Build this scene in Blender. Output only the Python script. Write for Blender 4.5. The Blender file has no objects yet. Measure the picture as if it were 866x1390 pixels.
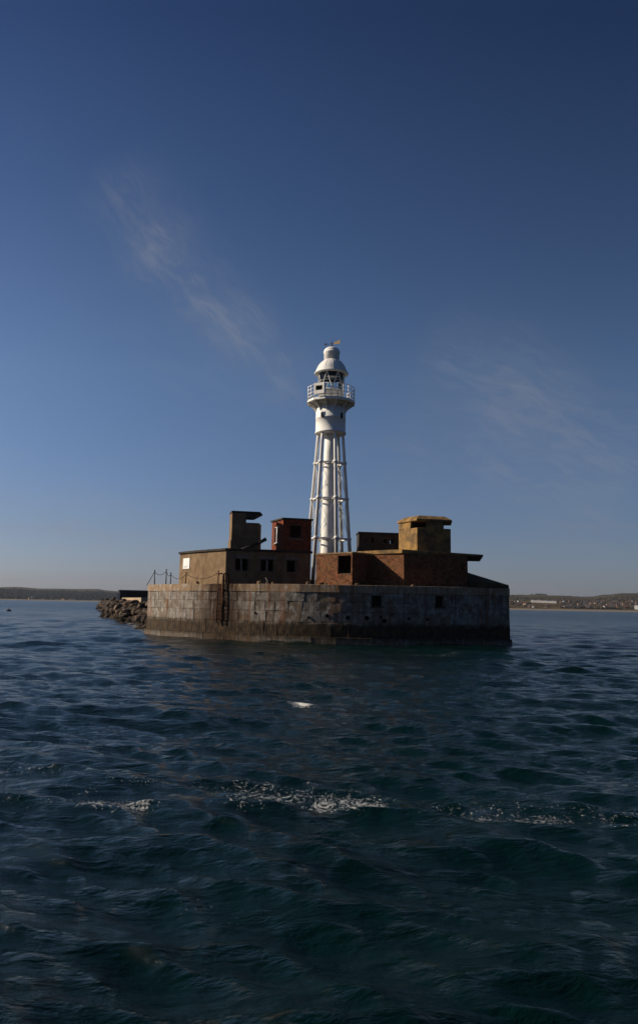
import bpy, math, random
import numpy as np
from mathutils import Vector, Matrix
random.seed(7); rng = np.random.default_rng(11)
R = math.radians
sc = bpy.context.scene
COL = sc.collection

# ------------------------------------------------------------------ camera
F, PY, HOR = 1047.0, 650.0, 821.0
pitch = math.atan((HOR - PY) / F); roll = R(1.05)
cam_d = bpy.data.cameras.new('camera'); cam = bpy.data.objects.new('camera', cam_d); COL.objects.link(cam)
CAMZ = 3.1
ROT = Matrix.Rotation(math.pi/2 + pitch, 3, 'X') @ Matrix.Rotation(roll, 3, 'Z')
cam.matrix_world = Matrix.Translation((0, 0, CAMZ)) @ ROT.to_4x4()
cam_d.sensor_fit = 'VERTICAL'; cam_d.sensor_height = 36.0; cam_d.lens = F / 1390 * 36.0
cam_d.shift_y = -(695 - PY) / 1390.0
cam_d.clip_start = 0.1; cam_d.clip_end = 30000
sc.camera = cam

def ray(x, y): return (ROT @ Vector((x - 433.0, PY - y, -F))).normalized()
def at(x, y, Y):                      # point on the vertical plane at depth Y seen at a photo pixel
    d = ray(x, y); t = Y / d.y
    return Vector((d.x*t, Y, CAMZ + d.z*t))
def gx(x, Y, y=770): p = at(x, y, Y); return (p.x, p.y)
def gz(x, y, Y): return at(x, y, Y).z

# ------------------------------------------------------------------ materials
def new_mat(name):
    m = bpy.data.materials.new(name); m.use_nodes = True
    nt = m.node_tree; nt.nodes.clear()
    out = nt.nodes.new('ShaderNodeOutputMaterial'); b = nt.nodes.new('ShaderNodeBsdfPrincipled')
    nt.links.new(b.outputs[0], out.inputs[0])
    return m, nt, b, out
class G:
    def __init__(s, nt): s.nt = nt
    def n(s, t, **k):
        nd = s.nt.nodes.new(t)
        for a, v in k.items(): setattr(nd, a, v)
        return nd
    def set(s, sock, v):
        if hasattr(v, 'is_output') or isinstance(v, bpy.types.NodeSocket): s.nt.links.new(v, sock)
        else: sock.default_value = v
    def math(s, op, a, b=0.0, c=0.0, clamp=False):
        nd = s.n('ShaderNodeMath', operation=op, use_clamp=clamp)
        s.set(nd.inputs[0], a); s.set(nd.inputs[1], b); s.set(nd.inputs[2], c); return nd.outputs[0]
    def mix(s, f, a, b, mode='MIX'):
        nd = s.n('ShaderNodeMix', data_type='RGBA', blend_type=mode)
        s.set(nd.inputs[0], f); s.set(nd.inputs[6], a); s.set(nd.inputs[7], b); return nd.outputs[2]
    def ramp(s, f, stops):
        nd = s.n('ShaderNodeValToRGB'); s.set(nd.inputs[0], f); e = nd.color_ramp.elements
        while len(e) < len(stops): e.new(0.5)
        for k, (p, c) in enumerate(stops):
            e[k].position = p; e[k].color = c if len(c) == 4 else (*c, 1)
        return nd.outputs[0]
    def rng(s, f, a, b, c=0.0, d=1.0):
        nd = s.n('ShaderNodeMapRange', interpolation_type='SMOOTHSTEP'); s.set(nd.inputs[0], f)
        for k, v in enumerate((a, b, c, d)): nd.inputs[k+1].default_value = v
        return nd.outputs[0]
    def noise(s, vec, scale, detail=4, rough=.55, dist=0.0):
        nd = s.n('ShaderNodeTexNoise'); s.set(nd.inputs['Vector'], vec)
        nd.inputs['Scale'].default_value = scale; nd.inputs['Detail'].default_value = detail
        nd.inputs['Roughness'].default_value = rough; nd.inputs['Distortion'].default_value = dist
        return nd.outputs[0]
    def mapping(s, vec, scale=(1,1,1), loc=(0,0,0), rot=(0,0,0)):
        nd = s.n('ShaderNodeMapping'); s.set(nd.inputs[0], vec)
        nd.inputs[1].default_value = loc; nd.inputs[2].default_value = rot; nd.inputs[3].default_value = scale
        return nd.outputs[0]
    def geo(s): return s.n('ShaderNodeNewGeometry').outputs['Position']
    def uv(s): return s.n('ShaderNodeTexCoord').outputs['UV']
    def sep(s, v): nd = s.n('ShaderNodeSeparateXYZ'); s.set(nd.inputs[0], v); return nd.outputs
    def bump(s, h, strength, dist, bsdf):
        nd = s.n('ShaderNodeBump'); s.set(nd.inputs['Height'], h)
        nd.inputs['Strength'].default_value = strength; nd.inputs['Distance'].default_value = dist
        s.nt.links.new(nd.outputs[0], bsdf.inputs['Normal'])

def c4(c): return (c[0], c[1], c[2], 1)
def weathered(name, base, dark, scale=1.2, rough=.9, streak=.5, stain=(0.12,0.06,0.03), stain_amt=.3, bump=.4, metallic=0, lo=.35, hi=.75):
    m, nt, b, _ = new_mat(name); g = G(nt); p = g.geo()
    n1 = g.noise(p, scale, 6, .6); n2 = g.noise(g.mapping(p, (3.0, 3.0, .35)), 1.6, 5, .6); n3 = g.noise(p, 14, 3)
    col = g.mix(g.rng(n1, lo, hi), c4(dark), c4(base))
    col = g.mix(g.math('MULTIPLY', g.rng(n2, .52, .72), streak), col, c4([x*.45 for x in dark]))
    n4 = g.noise(g.mapping(p, (2.0, 2.0, .25), (7,3,1)), 1.4, 4, .6)
    col = g.mix(g.math('MULTIPLY', g.rng(n4, .56, .72), stain_amt), col, c4(stain))
    v = g.math('MULTIPLY_ADD', n3, .5, .75)
    col = g.mix(1.0, col, v, 'MULTIPLY')
    g.set(b.inputs['Base Color'], col); b.inputs['Specular IOR Level'].default_value = .5 if rough < .6 else .12; b.inputs['Roughness'].default_value = rough; b.inputs['Metallic'].default_value = metallic
    g.bump(g.math('ADD', n1, g.math('MULTIPLY', n3, .4)), bump, .06, b)
    return m
M = {}
M['concrete'] = weathered('weathered_concrete', (.25,.17,.098), (.15,.098,.057), stain=(.10,.045,.02), stain_amt=.5, bump=.5)
M['dark_concrete'] = weathered('grey_concrete', (.065,.058,.047), (.035,.03,.025))
M['lichen'] = weathered('lichen_concrete', (.30,.175,.06), (.10,.07,.04), scale=1.3, stain=(.24,.12,.02), stain_amt=.6, lo=.35, hi=.65)
M['slope'] = weathered('mossy_concrete', (.12,.09,.035), (.05,.04,.02), scale=.8)
M['white'] = weathered('white_paint', (.79,.785,.76), (.72,.70,.67), scale=.7, rough=.72, streak=.14, stain=(.42,.28,.15), stain_amt=.26, bump=.08)
M['white_rust'] = weathered('white_paint_rusting', (.68,.66,.61), (.44,.34,.23), scale=1.6, rough=.75, streak=.3, stain=(.36,.2,.09), stain_amt=.7, bump=.1, lo=.25, hi=.5)
M['rust'] = weathered('rusted_iron', (.16,.06,.025), (.04,.02,.012), scale=3, rough=.85, bump=.6)
M['dark_iron'] = weathered('dark_iron', (.04,.03,.025), (.02,.016,.014), scale=3, rough=.7)
M['frame'] = weathered('old_window_frame', (.3,.29,.26), (.12,.1,.08), scale=4, rough=.8)
M['white_board'] = weathered('white_board', (.8,.8,.78), (.7,.7,.68), scale=2, rough=.5, streak=.1, stain_amt=.05, bump=.05)
M['gold'] = weathered('gilded_vane', (.42,.28,.10), (.28,.18,.07), scale=4, rough=.5, metallic=.0, bump=.1)
M['rock'] = weathered('rubble_rock', (.19,.135,.10), (.022,.015,.011), scale=1.1, stain=(.09,.04,.018), stain_amt=.7, lo=.42, hi=.62, bump=1.0)  # dark mottle deepened to stand in for shade beside sunlit rock tops
M['rock_wet'] = weathered('weed_rock', (.05,.033,.018), (.01,.008,.006), scale=1.1, bump=1.0, rough=.85)
M['hut'] = weathered('dark_shed_cladding', (.03,.028,.03), (.018,.018,.02), scale=.5)
M['pale'] = weathered('pale_render', (.42,.42,.42), (.34,.34,.34), scale=.1, bump=0)
M['tan'] = weathered('tan_render', (.42,.31,.2), (.33,.25,.17), scale=.1, bump=0)
M['redroof'] = weathered('tiled_roof', (.16,.07,.05), (.1,.05,.04), scale=.3, bump=0)
M['slate'] = weathered('slate_roof', (.07,.07,.08), (.05,.05,.055), scale=.3, bump=0)
M['housebrick'] = weathered('house_brick', (.14,.085,.065), (.10,.065,.05), scale=.2, bump=0)
M['canopy'] = weathered('tree_canopy', (.018,.019,.014), (.008,.009,.007), scale=.06, bump=0, rough=1)
M['scrub'] = weathered('dry_scrub', (.075,.06,.04), (.03,.026,.02), scale=.06, bump=0, rough=1)
M['black'] = weathered('tarred_black', (.012,.012,.012), (.008,.008,.008), scale=2)

def brick_mat(name, c1, c2, mortar, dirt):
    m, nt, b, _ = new_mat(name); g = G(nt); uv = g.uv(); p = g.geo()
    br = g.n('ShaderNodeTexBrick'); g.set(br.inputs['Vector'], uv)
    for k, v in (('Color1', c4(c1)), ('Color2', c4(c2)), ('Mortar', c4(mortar)), ('Scale', 1.0), ('Mortar Size', .012), ('Mortar Smooth', .2), ('Brick Width', .23), ('Row Height', .085)):
        br.inputs[k].default_value = v
    n1 = g.noise(p, 1.6, 8, .75); n2 = g.noise(g.mapping(p, (2.5,2.5,.5)), 1.5, 6, .7); n7 = g.noise(uv, 4.5, 3, .7); wn = g.n('ShaderNodeTexWhiteNoise', noise_dimensions='2D'); sn = g.n('ShaderNodeVectorMath', operation='SNAP'); g.set(sn.inputs[0], uv); sn.inputs[1].default_value = (.23,.17,1); g.set(wn.inputs['Vector'], sn.outputs[0])
    col = g.mix(1.0, br.outputs[0], g.math('MULTIPLY_ADD', wn.outputs[0], .9, .5), 'MULTIPLY'); col = g.mix(g.math('MULTIPLY', g.rng(n1, .45, .6), .8), col, c4(dirt)); col = g.mix(g.math('MULTIPLY', g.rng(n7, .52, .66), .6), col, (.035,.018,.012,1))
    col = g.mix(g.math('MULTIPLY', g.rng(n2, .5, .7), .5), col, (.05,.03,.025,1))
    col = g.mix(1.0, col, g.math('MULTIPLY_ADD', g.noise(p, 9, 3), .7, .65), 'MULTIPLY')
    g.set(b.inputs['Base Color'], col); b.inputs['Roughness'].default_value = .92; b.inputs['Specular IOR Level'].default_value = .1
    g.bump(g.math('ADD', g.math('MULTIPLY', br.outputs[1], -.6), n1), .5, .04, b)
    return m
M['brick'] = brick_mat('old_red_brick', (.19,.054,.022), (.10,.032,.015), (.13,.085,.05), (.15,.08,.036))
M['redbrick'] = brick_mat('deep_red_brick', (.25,.045,.019), (.14,.03,.015), (.15,.07,.04), (.2,.06,.03))

def stone_mat(name, tidal, top):
    m, nt, b, _ = new_mat(name); g = G(nt); uv = g.uv(); s = g.sep(uv); u, v = s[0], s[1]; p = g.geo()
    at_ = g.n('ShaderNodeAttribute', attribute_name='tone'); tone = at_.outputs['Fac']
    n1 = g.noise(p, 1.7, 7, .62); n3 = g.noise(p, 11, 4)
    col = g.mix(g.rng(n1, .3, .7), (.115,.10,.086,1), (.30,.275,.245,1))
    col = g.mix(g.math('MULTIPLY', tone, .8), col, (.13,.088,.055,1))
    if top: col = g.mix(.75, col, (.30,.20,.115,1))
    # limescale / salt bleaching
    n5 = g.noise(g.mapping(uv, (1.4,.9,1)), 1.5, 6, .7)
    col = g.mix(g.math('MULTIPLY', g.rng(n5, .5, .62), .6), col, (.38,.36,.33,1))
    # run-off streaks, dark and rusty
    stk = g.noise(g.mapping(uv, (2.6, .16, 1)), 1.3, 5, .7)
    col = g.mix(g.math('MULTIPLY', g.rng(stk, .48, .66), .62), col, (.035,.023,.016,1))
    rs = g.noise(g.mapping(uv, (1.9, .13, 1), (5,2,0)), 1.0, 5, .7)
    lad = g.math('SUBTRACT', u, LAD_U); lad = g.math('MULTIPLY', lad, lad)
    near = g.math('POWER', 2.718, g.math('MULTIPLY', lad, -.16))
    amt = g.math('MULTIPLY', g.rng(rs, .5, .66), g.math('MULTIPLY_ADD', near, .8, .6), clamp=True)
    col = g.mix(amt, col, (.17,.055,.014,1))
    stk2 = g.noise(g.mapping(uv, (1.5, .22, 1), (1,4,0)), 1.3, 5, .7)
    core_ = g.math('POWER', 2.718, g.math('MULTIPLY', lad, -1.1)); n9 = g.noise(g.mapping(uv, (1.3,.8,1), (9,2,0)), 1.6, 5, .7)
    core_ = g.math('MULTIPLY', g.math('MULTIPLY', core_, 1.4, clamp=True), g.math('MAXIMUM', g.rng(n9, .38, .52), g.rng(v, 3.7, 4.2)))
    col = g.mix(g.math('MULTIPLY', core_, .93), col, (.012,.006,.004,1))
    col = g.mix(g.math('MULTIPLY', g.rng(stk2, .33, .52), g.math('MULTIPLY', g.math('MULTIPLY', near, 1.3, clamp=True), .9)), col, (.03,.013,.006,1))
    if tidal:
        vv = g.math('ADD', v, g.math('MULTIPLY', g.math('SUBTRACT', n1, .5), .7))
        w = g.rng(vv, 1.9, 1.35); w = g.math('MULTIPLY', w, g.rng(v, .1, .62, .45, 1.0))
        weed = g.mix(g.rng(g.noise(g.mapping(uv,(2,.6,1)), 2.5, 5), .4, .62), (.017,.011,.007,1), (.065,.042,.022,1))
        col = g.mix(g.math('MULTIPLY', w, .96), col, weed)
    col = g.mix(1.0, col, g.math('MULTIPLY_ADD', n3, .7, .62), 'MULTIPLY')
    g.set(b.inputs['Base Color'], col); b.inputs['Roughness'].default_value = .85; b.inputs['Specular IOR Level'].default_value = .12
    g.bump(g.math('ADD', n1, g.math('MULTIPLY', n3, .5)), .7, .08, b)
    return m

# ------------------------------------------------------------------ mesh builder
class MB:
    def __init__(s): s.v = []; s.f = []; s.uv = []; s.sm = []; s.tone = []
    def face(s, idx, uvs=None, smooth=False, tone=0.0):
        s.f.append(tuple(idx)); s.uv.append(uvs); s.sm.append(smooth); s.tone.append(tone)
    def quadp(s, pts, uvs=None, smooth=False, tone=0.0):
        b = len(s.v); s.v += [tuple(p) for p in pts]; s.face(range(b, b+len(pts)), uvs, smooth, tone)
    def hexa(s, a, uvs=None, tone=0.0):          # 8 points: bottom loop 0-3, top loop 4-7
        b = len(s.v); s.v += [tuple(p) for p in a]
        for q in ((3,2,1,0),(4,5,6,7),(0,1,5,4),(1,2,6,5),(2,3,7,6),(3,0,4,7)):
            s.face([b+k for k in q], None if uvs is None else [uvs[k] for k in q], tone=tone)
    def box(s, c, d, rz=0.0, rx=0.0):
        m = Matrix.Rotation(rz, 3, 'Z') @ Matrix.Rotation(rx, 3, 'X'); c = Vector(c)
        pts = [c + m @ Vector((sx*d[0]/2, sy*d[1]/2, sz*d[2]/2)) for sz in (-1,1) for sx, sy in ((-1,-1),(1,-1),(1,1),(-1,1))]
        s.hexa(pts)
    def bar(s, a, b, w, t=None, up=(0,0,1)):     # rectangular bar
        a, b = Vector(a), Vector(b); d = (b-a).normalized(); upv = Vector(up)
        if abs(d.dot(upv)) > .98: upv = Vector((1,0,0))
        x = d.cross(upv).normalized(); y = x.cross(d); t = t or w
        o = [x*w/2*i + y*t/2*j for i, j in ((-1,-1),(1,-1),(1,1),(-1,1))]
        s.hexa([a+q for q in o] + [b+q for q in o])
    def tube(s, pts, r, n=10, cap=True):
        pts = [Vector(p) for p in pts]; rs = r if isinstance(r, (list, tuple)) else [r]*len(pts); b0 = len(s.v)
        for i, p in enumerate(pts):
            d = (pts[min(i+1, len(pts)-1)] - pts[max(i-1, 0)]).normalized()
            u = Vector((0,0,1)) if abs(d.z) < .9 else Vector((1,0,0))
            x = d.cross(u).normalized(); y = x.cross(d)
            for k in range(n):
                a = 2*math.pi*k/n; s.v.append(tuple(p + (x*math.cos(a) + y*math.sin(a))*rs[i]))
        for i in range(len(pts)-1):
            for k in range(n):
                s.face((b0+i*n+k, b0+i*n+(k+1)%n, b0+(i+1)*n+(k+1)%n, b0+(i+1)*n+k), smooth=True)
        if cap:
            s.face([b0+k for k in reversed(range(n))]); s.face([b0+(len(pts)-1)*n+k for k in range(n)])
    def lathe(s, prof, c, n=40, smooth=True, closed=False):
        b0 = len(s.v); c = Vector(c)
        for r, z in prof:
            for k in range(n):
                a = 2*math.pi*k/n; s.v.append((c.x+r*math.cos(a), c.y+r*math.sin(a), c.z+z))
        L = len(prof)
        for i in range(L-1 if not closed else L):
            j = (i+1) % L
            for k in range(n):
                s.face((b0+i*n+k, b0+i*n+(k+1)%n, b0+j*n+(k+1)%n, b0+j*n+k), smooth=smooth)
        if not closed:
            if prof[0][0] > .001: s.face([b0+k for k in reversed(range(n))])
            if prof[-1][0] > .001: s.face([b0+(L-1)*n+k for k in range(n)])
    def prism(s, pts, z0, z1):                   # z0/z1 number or list
        n = len(pts); b = len(s.v)
        zz0 = z0 if isinstance(z0, (list, tuple)) else [z0]*n; zz1 = z1 if isinstance(z1, (list, tuple)) else [z1]*n
        s.v += [(p[0], p[1], zz0[i]) for i, p in enumerate(pts)] + [(p[0], p[1], zz1[i]) for i, p in enumerate(pts)]
        s.face([b+k for k in reversed(range(n))]); s.face([b+n+k for k in range(n)])
        u = 0
        for k in range(n):
            j = (k+1) % n; L = math.dist(pts[k][:2], pts[j][:2])
            s.face((b+k, b+j, b+n+j, b+n+k), [(u,zz0[k]),(u+L,zz0[j]),(u+L,zz1[j]),(u,zz1[k])]); u += L
    def walls(s, pts, z0, z1, th, holes=None, zt=None):
        """closed ring of walls (pts counter-clockwise), holes = {edge: [(a0,a1,zlo,zhi)]} as fractions of the edge; zt per corner top"""
        holes = holes or {}; n = len(pts); P = [Vector(p[:2]) for p in pts]; inn = []
        zt = zt or [z1]*n
        for i in range(n):
            d0 = (P[i]-P[i-1]).normalized(); d1 = (P[(i+1)%n]-P[i]).normalized()
            n0 = Vector((-d0.y, d0.x)); n1 = Vector((-d1.y, d1.x)); bis = (n0+n1).normalized()
            inn.append(P[i] + bis*(th/max(.3, bis.dot(n0))))
        U = 0
        for i in range(n):
            j = (i+1) % n; L = (P[j]-P[i]).length; hs = holes.get(i, [])
            us = sorted({0.0, 1.0, *[h[0] for h in hs], *[h[1] for h in hs]})
            zs = sorted({z0, z1, *[h[2] for h in hs], *[h[3] for h in hs]})
            T = lambda u, z: z if z < z1-1e-6 else zt[i]*(1-u)+zt[j]*u
            O = lambda u, z: (*(P[i].lerp(P[j], u)), T(u, z)); I = lambda u, z: (*(inn[i].lerp(inn[j], u)), T(u, z))
            hole = lambda ua, ub, za, zb: any(h[0]-1e-6 <= ua and ub <= h[1]+1e-6 and h[2]-1e-6 <= za and zb <= h[3]+1e-6 for h in hs)
            for a in range(len(us)-1):
                for c in range(len(zs)-1):
                    ua, ub, za, zb = us[a], us[a+1], zs[c], zs[c+1]
                    if hole(ua, ub, za, zb): continue
                    uvq = [(U+ua*L, za), (U+ub*L, za), (U+ub*L, zb), (U+ua*L, zb)]
                    s.quadp([O(ua,za), O(ub,za), O(ub,zb), O(ua,zb)], uvq)
                    s.quadp([I(ub,za), I(ua,za), I(ua,zb), I(ub,zb)], [uvq[1],uvq[0],uvq[3],uvq[2]])
            for (a, b_, c, d) in hs:
                s.quadp([O(a,c), O(b_,c), I(b_,c), I(a,c)], [(U,0),(U+.3,0),(U+.3,.3),(U,.3)])
                if d < z1-1e-6: s.quadp([O(b_,d), O(a,d), I(a,d), I(b_,d)], [(U,0),(U+.3,0),(U+.3,.3),(U,.3)])
                s.quadp([O(a,d), O(a,c), I(a,c), I(a,d)], [(U,d),(U,c),(U+.3,c),(U+.3,d)])
                s.quadp([O(b_,c), O(b_,d), I(b_,d), I(b_,c)], [(U,c),(U,d),(U+.3,d),(U+.3,c)])
            s.quadp([O(0,z1), O(1,z1), I(1,z1), I(0,z1)], [(U,0),(U+L,0),(U+L,.3),(U,.3)])
            U += L
    def build(s, name, mat, parent=None, base=None, bevel=0.0, subsurf=0):
        base = Vector(base) if base is not None else (Vector(parent['_base']) if parent is not None else Vector((0,0,0)))
        me = bpy.data.meshes.new(name); me.from_pydata([tuple(Vector(v)-base) for v in s.v], [], s.f)
        uvl = me.uv_layers.new(name='UVMap'); k = 0
        for fi, f in enumerate(s.f):
            for c, vi in enumerate(f):
                if s.uv[fi]: uvl.data[k].uv = s.uv[fi][c]
                else: v = s.v[vi]; uvl.data[k].uv = (v[0]+v[1], v[2])
                k += 1
        me.polygons.foreach_set('use_smooth', s.sm)
        if any(s.tone):
            at_ = me.attributes.new('tone', 'FLOAT', 'FACE'); at_.data.foreach_set('value', s.tone)
        me.materials.append(mat); me.validate(); me.update()
        o = bpy.data.objects.new(name, me); COL.objects.link(o); o['_base'] = tuple(base)
        if parent is not None: o.parent = parent
        else: o.location = base
        if parent is not None: o.location = base - Vector(parent['_base'])
        if bevel:
            md = o.modifiers.new('bevel', 'BEVEL'); md.width = bevel; md.segments = 2; md.limit_method = 'ANGLE'; md.angle_limit = R(40)
        if subsurf:
            md = o.modifiers.new('sub', 'SUBSURF'); md.levels = subsurf; md.render_levels = subsurf
        return o
def tag(o, label=None, cat=None, group=None, kind=None):
    if label: o['label'] = label
    if cat: o['category'] = cat
    if group: o['group'] = group
    if kind: o['kind'] = kind
    return o
def thing(name, label, cat, base, group=None):
    o = bpy.data.objects.new(name, None); COL.objects.link(o); o.location = base; o['_base'] = tuple(base)
    o.empty_display_size = .3
    return tag(o, label, cat, group)

# ------------------------------------------------------------------ fort footprint
ctrl = [(-16.8,77.8), (-14.8,74.6), (-12.2,71.5), (-8.6,68.5), (-4.2,65.9), (0.2,64.5), (5,64.1), (10.5,65.0), (16.4,66.6)]
def catmull(c, n=12):
    out = []
    for i in range(len(c)-1):
        p0 = Vector(c[max(i-1,0)]); p1 = Vector(c[i]); p2 = Vector(c[i+1]); p3 = Vector(c[min(i+2,len(c)-1)])
        for k in range(n):
            t = k/n
            out.append(.5*((2*p1) + (p2-p0)*t + (2*p0-5*p1+4*p2-p3)*t*t + (3*p1-p0-3*p2+p3)*t**3))
    out.append(Vector(c[-1])); return out
class Path:
    def __init__(s, pts):
        s.p = [Vector(q) for q in pts]; s.l = [0]
        for a, b in zip(s.p, s.p[1:]): s.l.append(s.l[-1] + (b-a).length)
        s.L = s.l[-1]
    def at(s, u):
        u = max(0, min(s.L, u)); i = 0
        while i < len(s.l)-2 and s.l[i+1] < u: i += 1
        t = (u-s.l[i])/(s.l[i+1]-s.l[i]); return s.p[i].lerp(s.p[i+1], t)
    def nor(s, u):                              # outward normal (right-hand of travel = towards the sea)
        a, b = s.at(u-.4), s.at(u+.4); d = (b-a).normalized(); return Vector((d.y, -d.x))
    def u_of(s, xpx, y=830):                    # arc length whose point is seen at photo column x
        best = min((abs((lambda q: q.x/q.y)(s.at(k*.05)) - (lambda r: r.x/r.y)(ray(xpx, y))), k*.05) for k in range(int(s.L/.05)))
        return best[1]
front = Path(catmull(ctrl))
LAD_U = front.u_of(300.5)
right = Path([(16.4,66.6+.06), (17.6,80), (17.0,98)])
back = Path([(17.0,98+.06), (0,106), (-20,100)])
left = Path([(-20,100-.06), (-18.2,88), (-16.8,77.8+.1)])
ZT = 4.78
fort = thing('sea_fort_wall', 'big curved grey stone harbour wall with tide line and square openings standing in the sea', 'sea wall', (0,75,0))
M['stone'] = stone_mat('granite_blocks', True, False); M['coping'] = stone_mat('coping_blocks', False, True)
sq = [(front.u_of(504.2), front.u_of(518.2), gz(511,823.3,64.5), gz(511,808.5,64.5)), (front.u_of(591), front.u_of(603), gz(597,824,65.2), gz(597,809,65.2))]
small = []
for (x, y, w) in ((444,836,5),(472,838.5,6),(498,839,6),(517,838,4),(522,843,6),(532,834,3),(555,840,4),(580,841,4),(347,832,3),(419,838,3)):
    Yp = front.at(front.u_of(x)).y; u = front.u_of(x); hw = w/2*Yp/F; z = gz(x, y, Yp)
    small.append((u-hw, u+hw, z-hw, z+hw))
def rect_sub(r, hs):
    rs = [r]
    for h in hs:
        nx = []
        for (a, b, c, d) in rs:
            if h[0] >= b or h[1] <= a or h[2] >= d or h[3] <= c: nx.append((a, b, c, d)); continue
            if h[2] > c: nx.append((a, b, c, h[2]))
            if h[3] < d: nx.append((a, b, h[3], d))
            c2, d2 = max(c, h[2]), min(d, h[3])
            if h[0] > a: nx.append((a, h[0], c2, d2))
            if h[1] < b: nx.append((h[1], b, c2, d2))
        rs = nx
    return [q for q in rs if q[1]-q[0] > .03 and q[3]-q[2] > .03]
def block(mb, path, u0, u1, z0, z1, out, depth, tone, rough):
    g = .006; cut = .02
    P = lambda u, o: path.at(u) + path.nor(u)*o
    def ring(ui, uo, zi, zo, o, jit=0.0):
        r = []
        for (u, z) in ((ui, zi), (uo, zi), (uo, zo), (ui, zo)):
            q = P(u, o + random.uniform(-jit, jit)); r.append((q.x, q.y, z))
        return r
    a, b, c, d = u0+g, u1-g, z0+g, z1-g
    if b-a < .02 or d-c < .02: return
    k = min(cut, (b-a)/4, (d-c)/4)
    r0 = ring(a, b, c, d, out-depth); r1 = ring(a, b, c, d, out-k); r2 = ring(a+k, b-k, c+k, d-k, out, rough)
    base = len(mb.v); mb.v += r0 + r1 + r2
    UV = [(a,c),(b,c),(b,d),(a,d)]; UI = [(a+k,c+k),(b-k,c+k),(b-k,d-k),(a+k,d-k)]
    for s0, s1, ua, ub in ((0,4,UV,UV),(4,8,UV,UI)):
        for q in range(4):
            w = (q+1) % 4
            mb.face((base+s0+q, base+s0+w, base+s1+w, base+s1+q), [ua[q], ua[w], ub[w], ub[q]], tone=tone)
    mb.face([base+8+q for q in range(4)], UI, tone=tone)
courses = [(-1.6,.5,.20,1.9,2.6),(.5,1.62,.03,1.2,2.4),(1.62,2.55,0,1.0,2.1),(2.55,3.35,0,.9,2.0),(3.35,4.12,0,.8,1.7)]
mb = MB(); cp = MB()
for pi, path in enumerate((left, front, right, back)):
    holes = sq if path is front else []
    for ci, (z0, z1, out, l0, l1) in enumerate(courses):
        u = 0.0
        while u < path.L-.01:
            l = random.uniform(l0, l1); e = u+l
            if path.L-e < .7: e = path.L
            tn = random.random()**2; jo = random.uniform(-.02, .02)
            for (a, b, c, d) in rect_sub((u, e, z0, z1), holes):
                # follow the curve inside long blocks
                block(mb, path, a, b, c, d, out+jo, .75, tn+.01, .018)
            u = e
    u = 0.0
    while u < path.L-.01:
        e = min(path.L, u+random.uniform(2.4, 3.6))
        if path.L-e < .9: e = path.L
        block(cp, path, u, e, 4.12, ZT+random.uniform(-.015,.02), .07+random.uniform(-.01,.01), .9, random.random()*.5+.01, .008)
        u = e
mb.build('stone_facing', M['stone'], fort); cp.build('coping', M['coping'], fort)
for (ua, ub, za, zc) in small:                   # iron drain pipes poking from the facing
    uc, zc_ = (ua+ub)/2, (za+zc)/2; r = (ub-ua)/2; c = front.at(uc); n_ = front.nor(uc); ax = Vector((n_.x, n_.y, 0)); tx = Vector((-n_.y, n_.x, 0)); o0 = Vector((c.x, c.y, zc_))
    m_ = MB(); n = 14; m_.v = [tuple(o0+ax*d_+(tx*math.cos(2*math.pi*k/n)+Vector((0,0,1))*math.sin(2*math.pi*k/n))*q) for q, d_ in ((r,-.1),(r,.06),(r*.8,.06),(r*.8,.01)) for k in range(n)]
    for i in range(3):
        for k in range(n): m_.face((i*n+k, i*n+(k+1)%n, (i+1)*n+(k+1)%n, (i+1)*n+k))
    m_.face([3*n+k for k in range(n)]); m_.build('drain_pipe', M['black'], fort)
# core behind the blocks and the deck
ring_pts = []
for path in (left, front, right, back):
    n = 40 if path is front else 4
    for k in range(n):
        u = path.L*k/n
        q = path.at(u) - path.nor(u)*.72; ring_pts.append((q.x, q.y))
core = MB(); core.prism(ring_pts, -1.6, 4.1); core.build('core_wall', M['black'], fort)
dk = MB(); dk.prism([(Vector(p)).to_tuple() for p in ring_pts], 4.104, 4.7); dk.build('deck', M['dark_concrete'], fort)
DZ = 4.705
for k, h in enumerate(sq):                       # hood over each square opening: thin stone sill
    s_ = MB(); a, b = front.at(h[0]-.1), front.at(h[1]+.1); n_ = front.nor(h[0])
    a, b = a+n_*.05, b+n_*.05
    i0, i1 = a-n_*.3, b-n_*.3
    s_.hexa([(a.x,a.y,h[2]-.12),(b.x,b.y,h[2]-.12),(i1.x,i1.y,h[2]-.12),(i0.x,i0.y,h[2]-.12),(a.x,a.y,h[2]-.01),(b.x,b.y,h[2]-.01),(i1.x,i1.y,h[2]-.01),(i0.x,i0.y,h[2]-.01)])
    s_.build('opening_sill', M['dark_concrete'], fort)

# ladder
p = front.at(LAD_U); n_ = front.nor(LAD_U); tdir = Vector((-n_.y, n_.x)); zb, zt_ = gz(300,845,69), ZT+.9
lad = thing('wall_ladder', 'rusty iron ladder fixed to the stained sea wall below the cream corner building', 'ladder', (p.x+n_.x*.25, p.y+n_.y*.25, zb))
for sgn in (-1, 1):
    q = p + n_*.27 + tdir*sgn*.27; t_ = MB(); top = p - n_*.5 + tdir*sgn*.27
    t_.tube([(q.x,q.y,zb), (q.x,q.y,zt_-.25), (q.x-n_.x*.12,q.y-n_.y*.12,zt_-.05), (q.x-n_.x*.4,q.y-n_.y*.4,zt_), (top.x,top.y,zt_-.1), (top.x,top.y,DZ)], .06, 8)
    t_.build('side_rail', M['rust'], lad)
z = zb+.15
while z < ZT-.1:
    r_ = MB(); a = p+n_*.27-tdir*.26; b = p+n_*.27+tdir*.26
    r_.tube([(a.x,a.y,z),(b.x,b.y,z)], .025, 6); r_.build('rung', M['rust'], lad); z += .32
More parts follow.
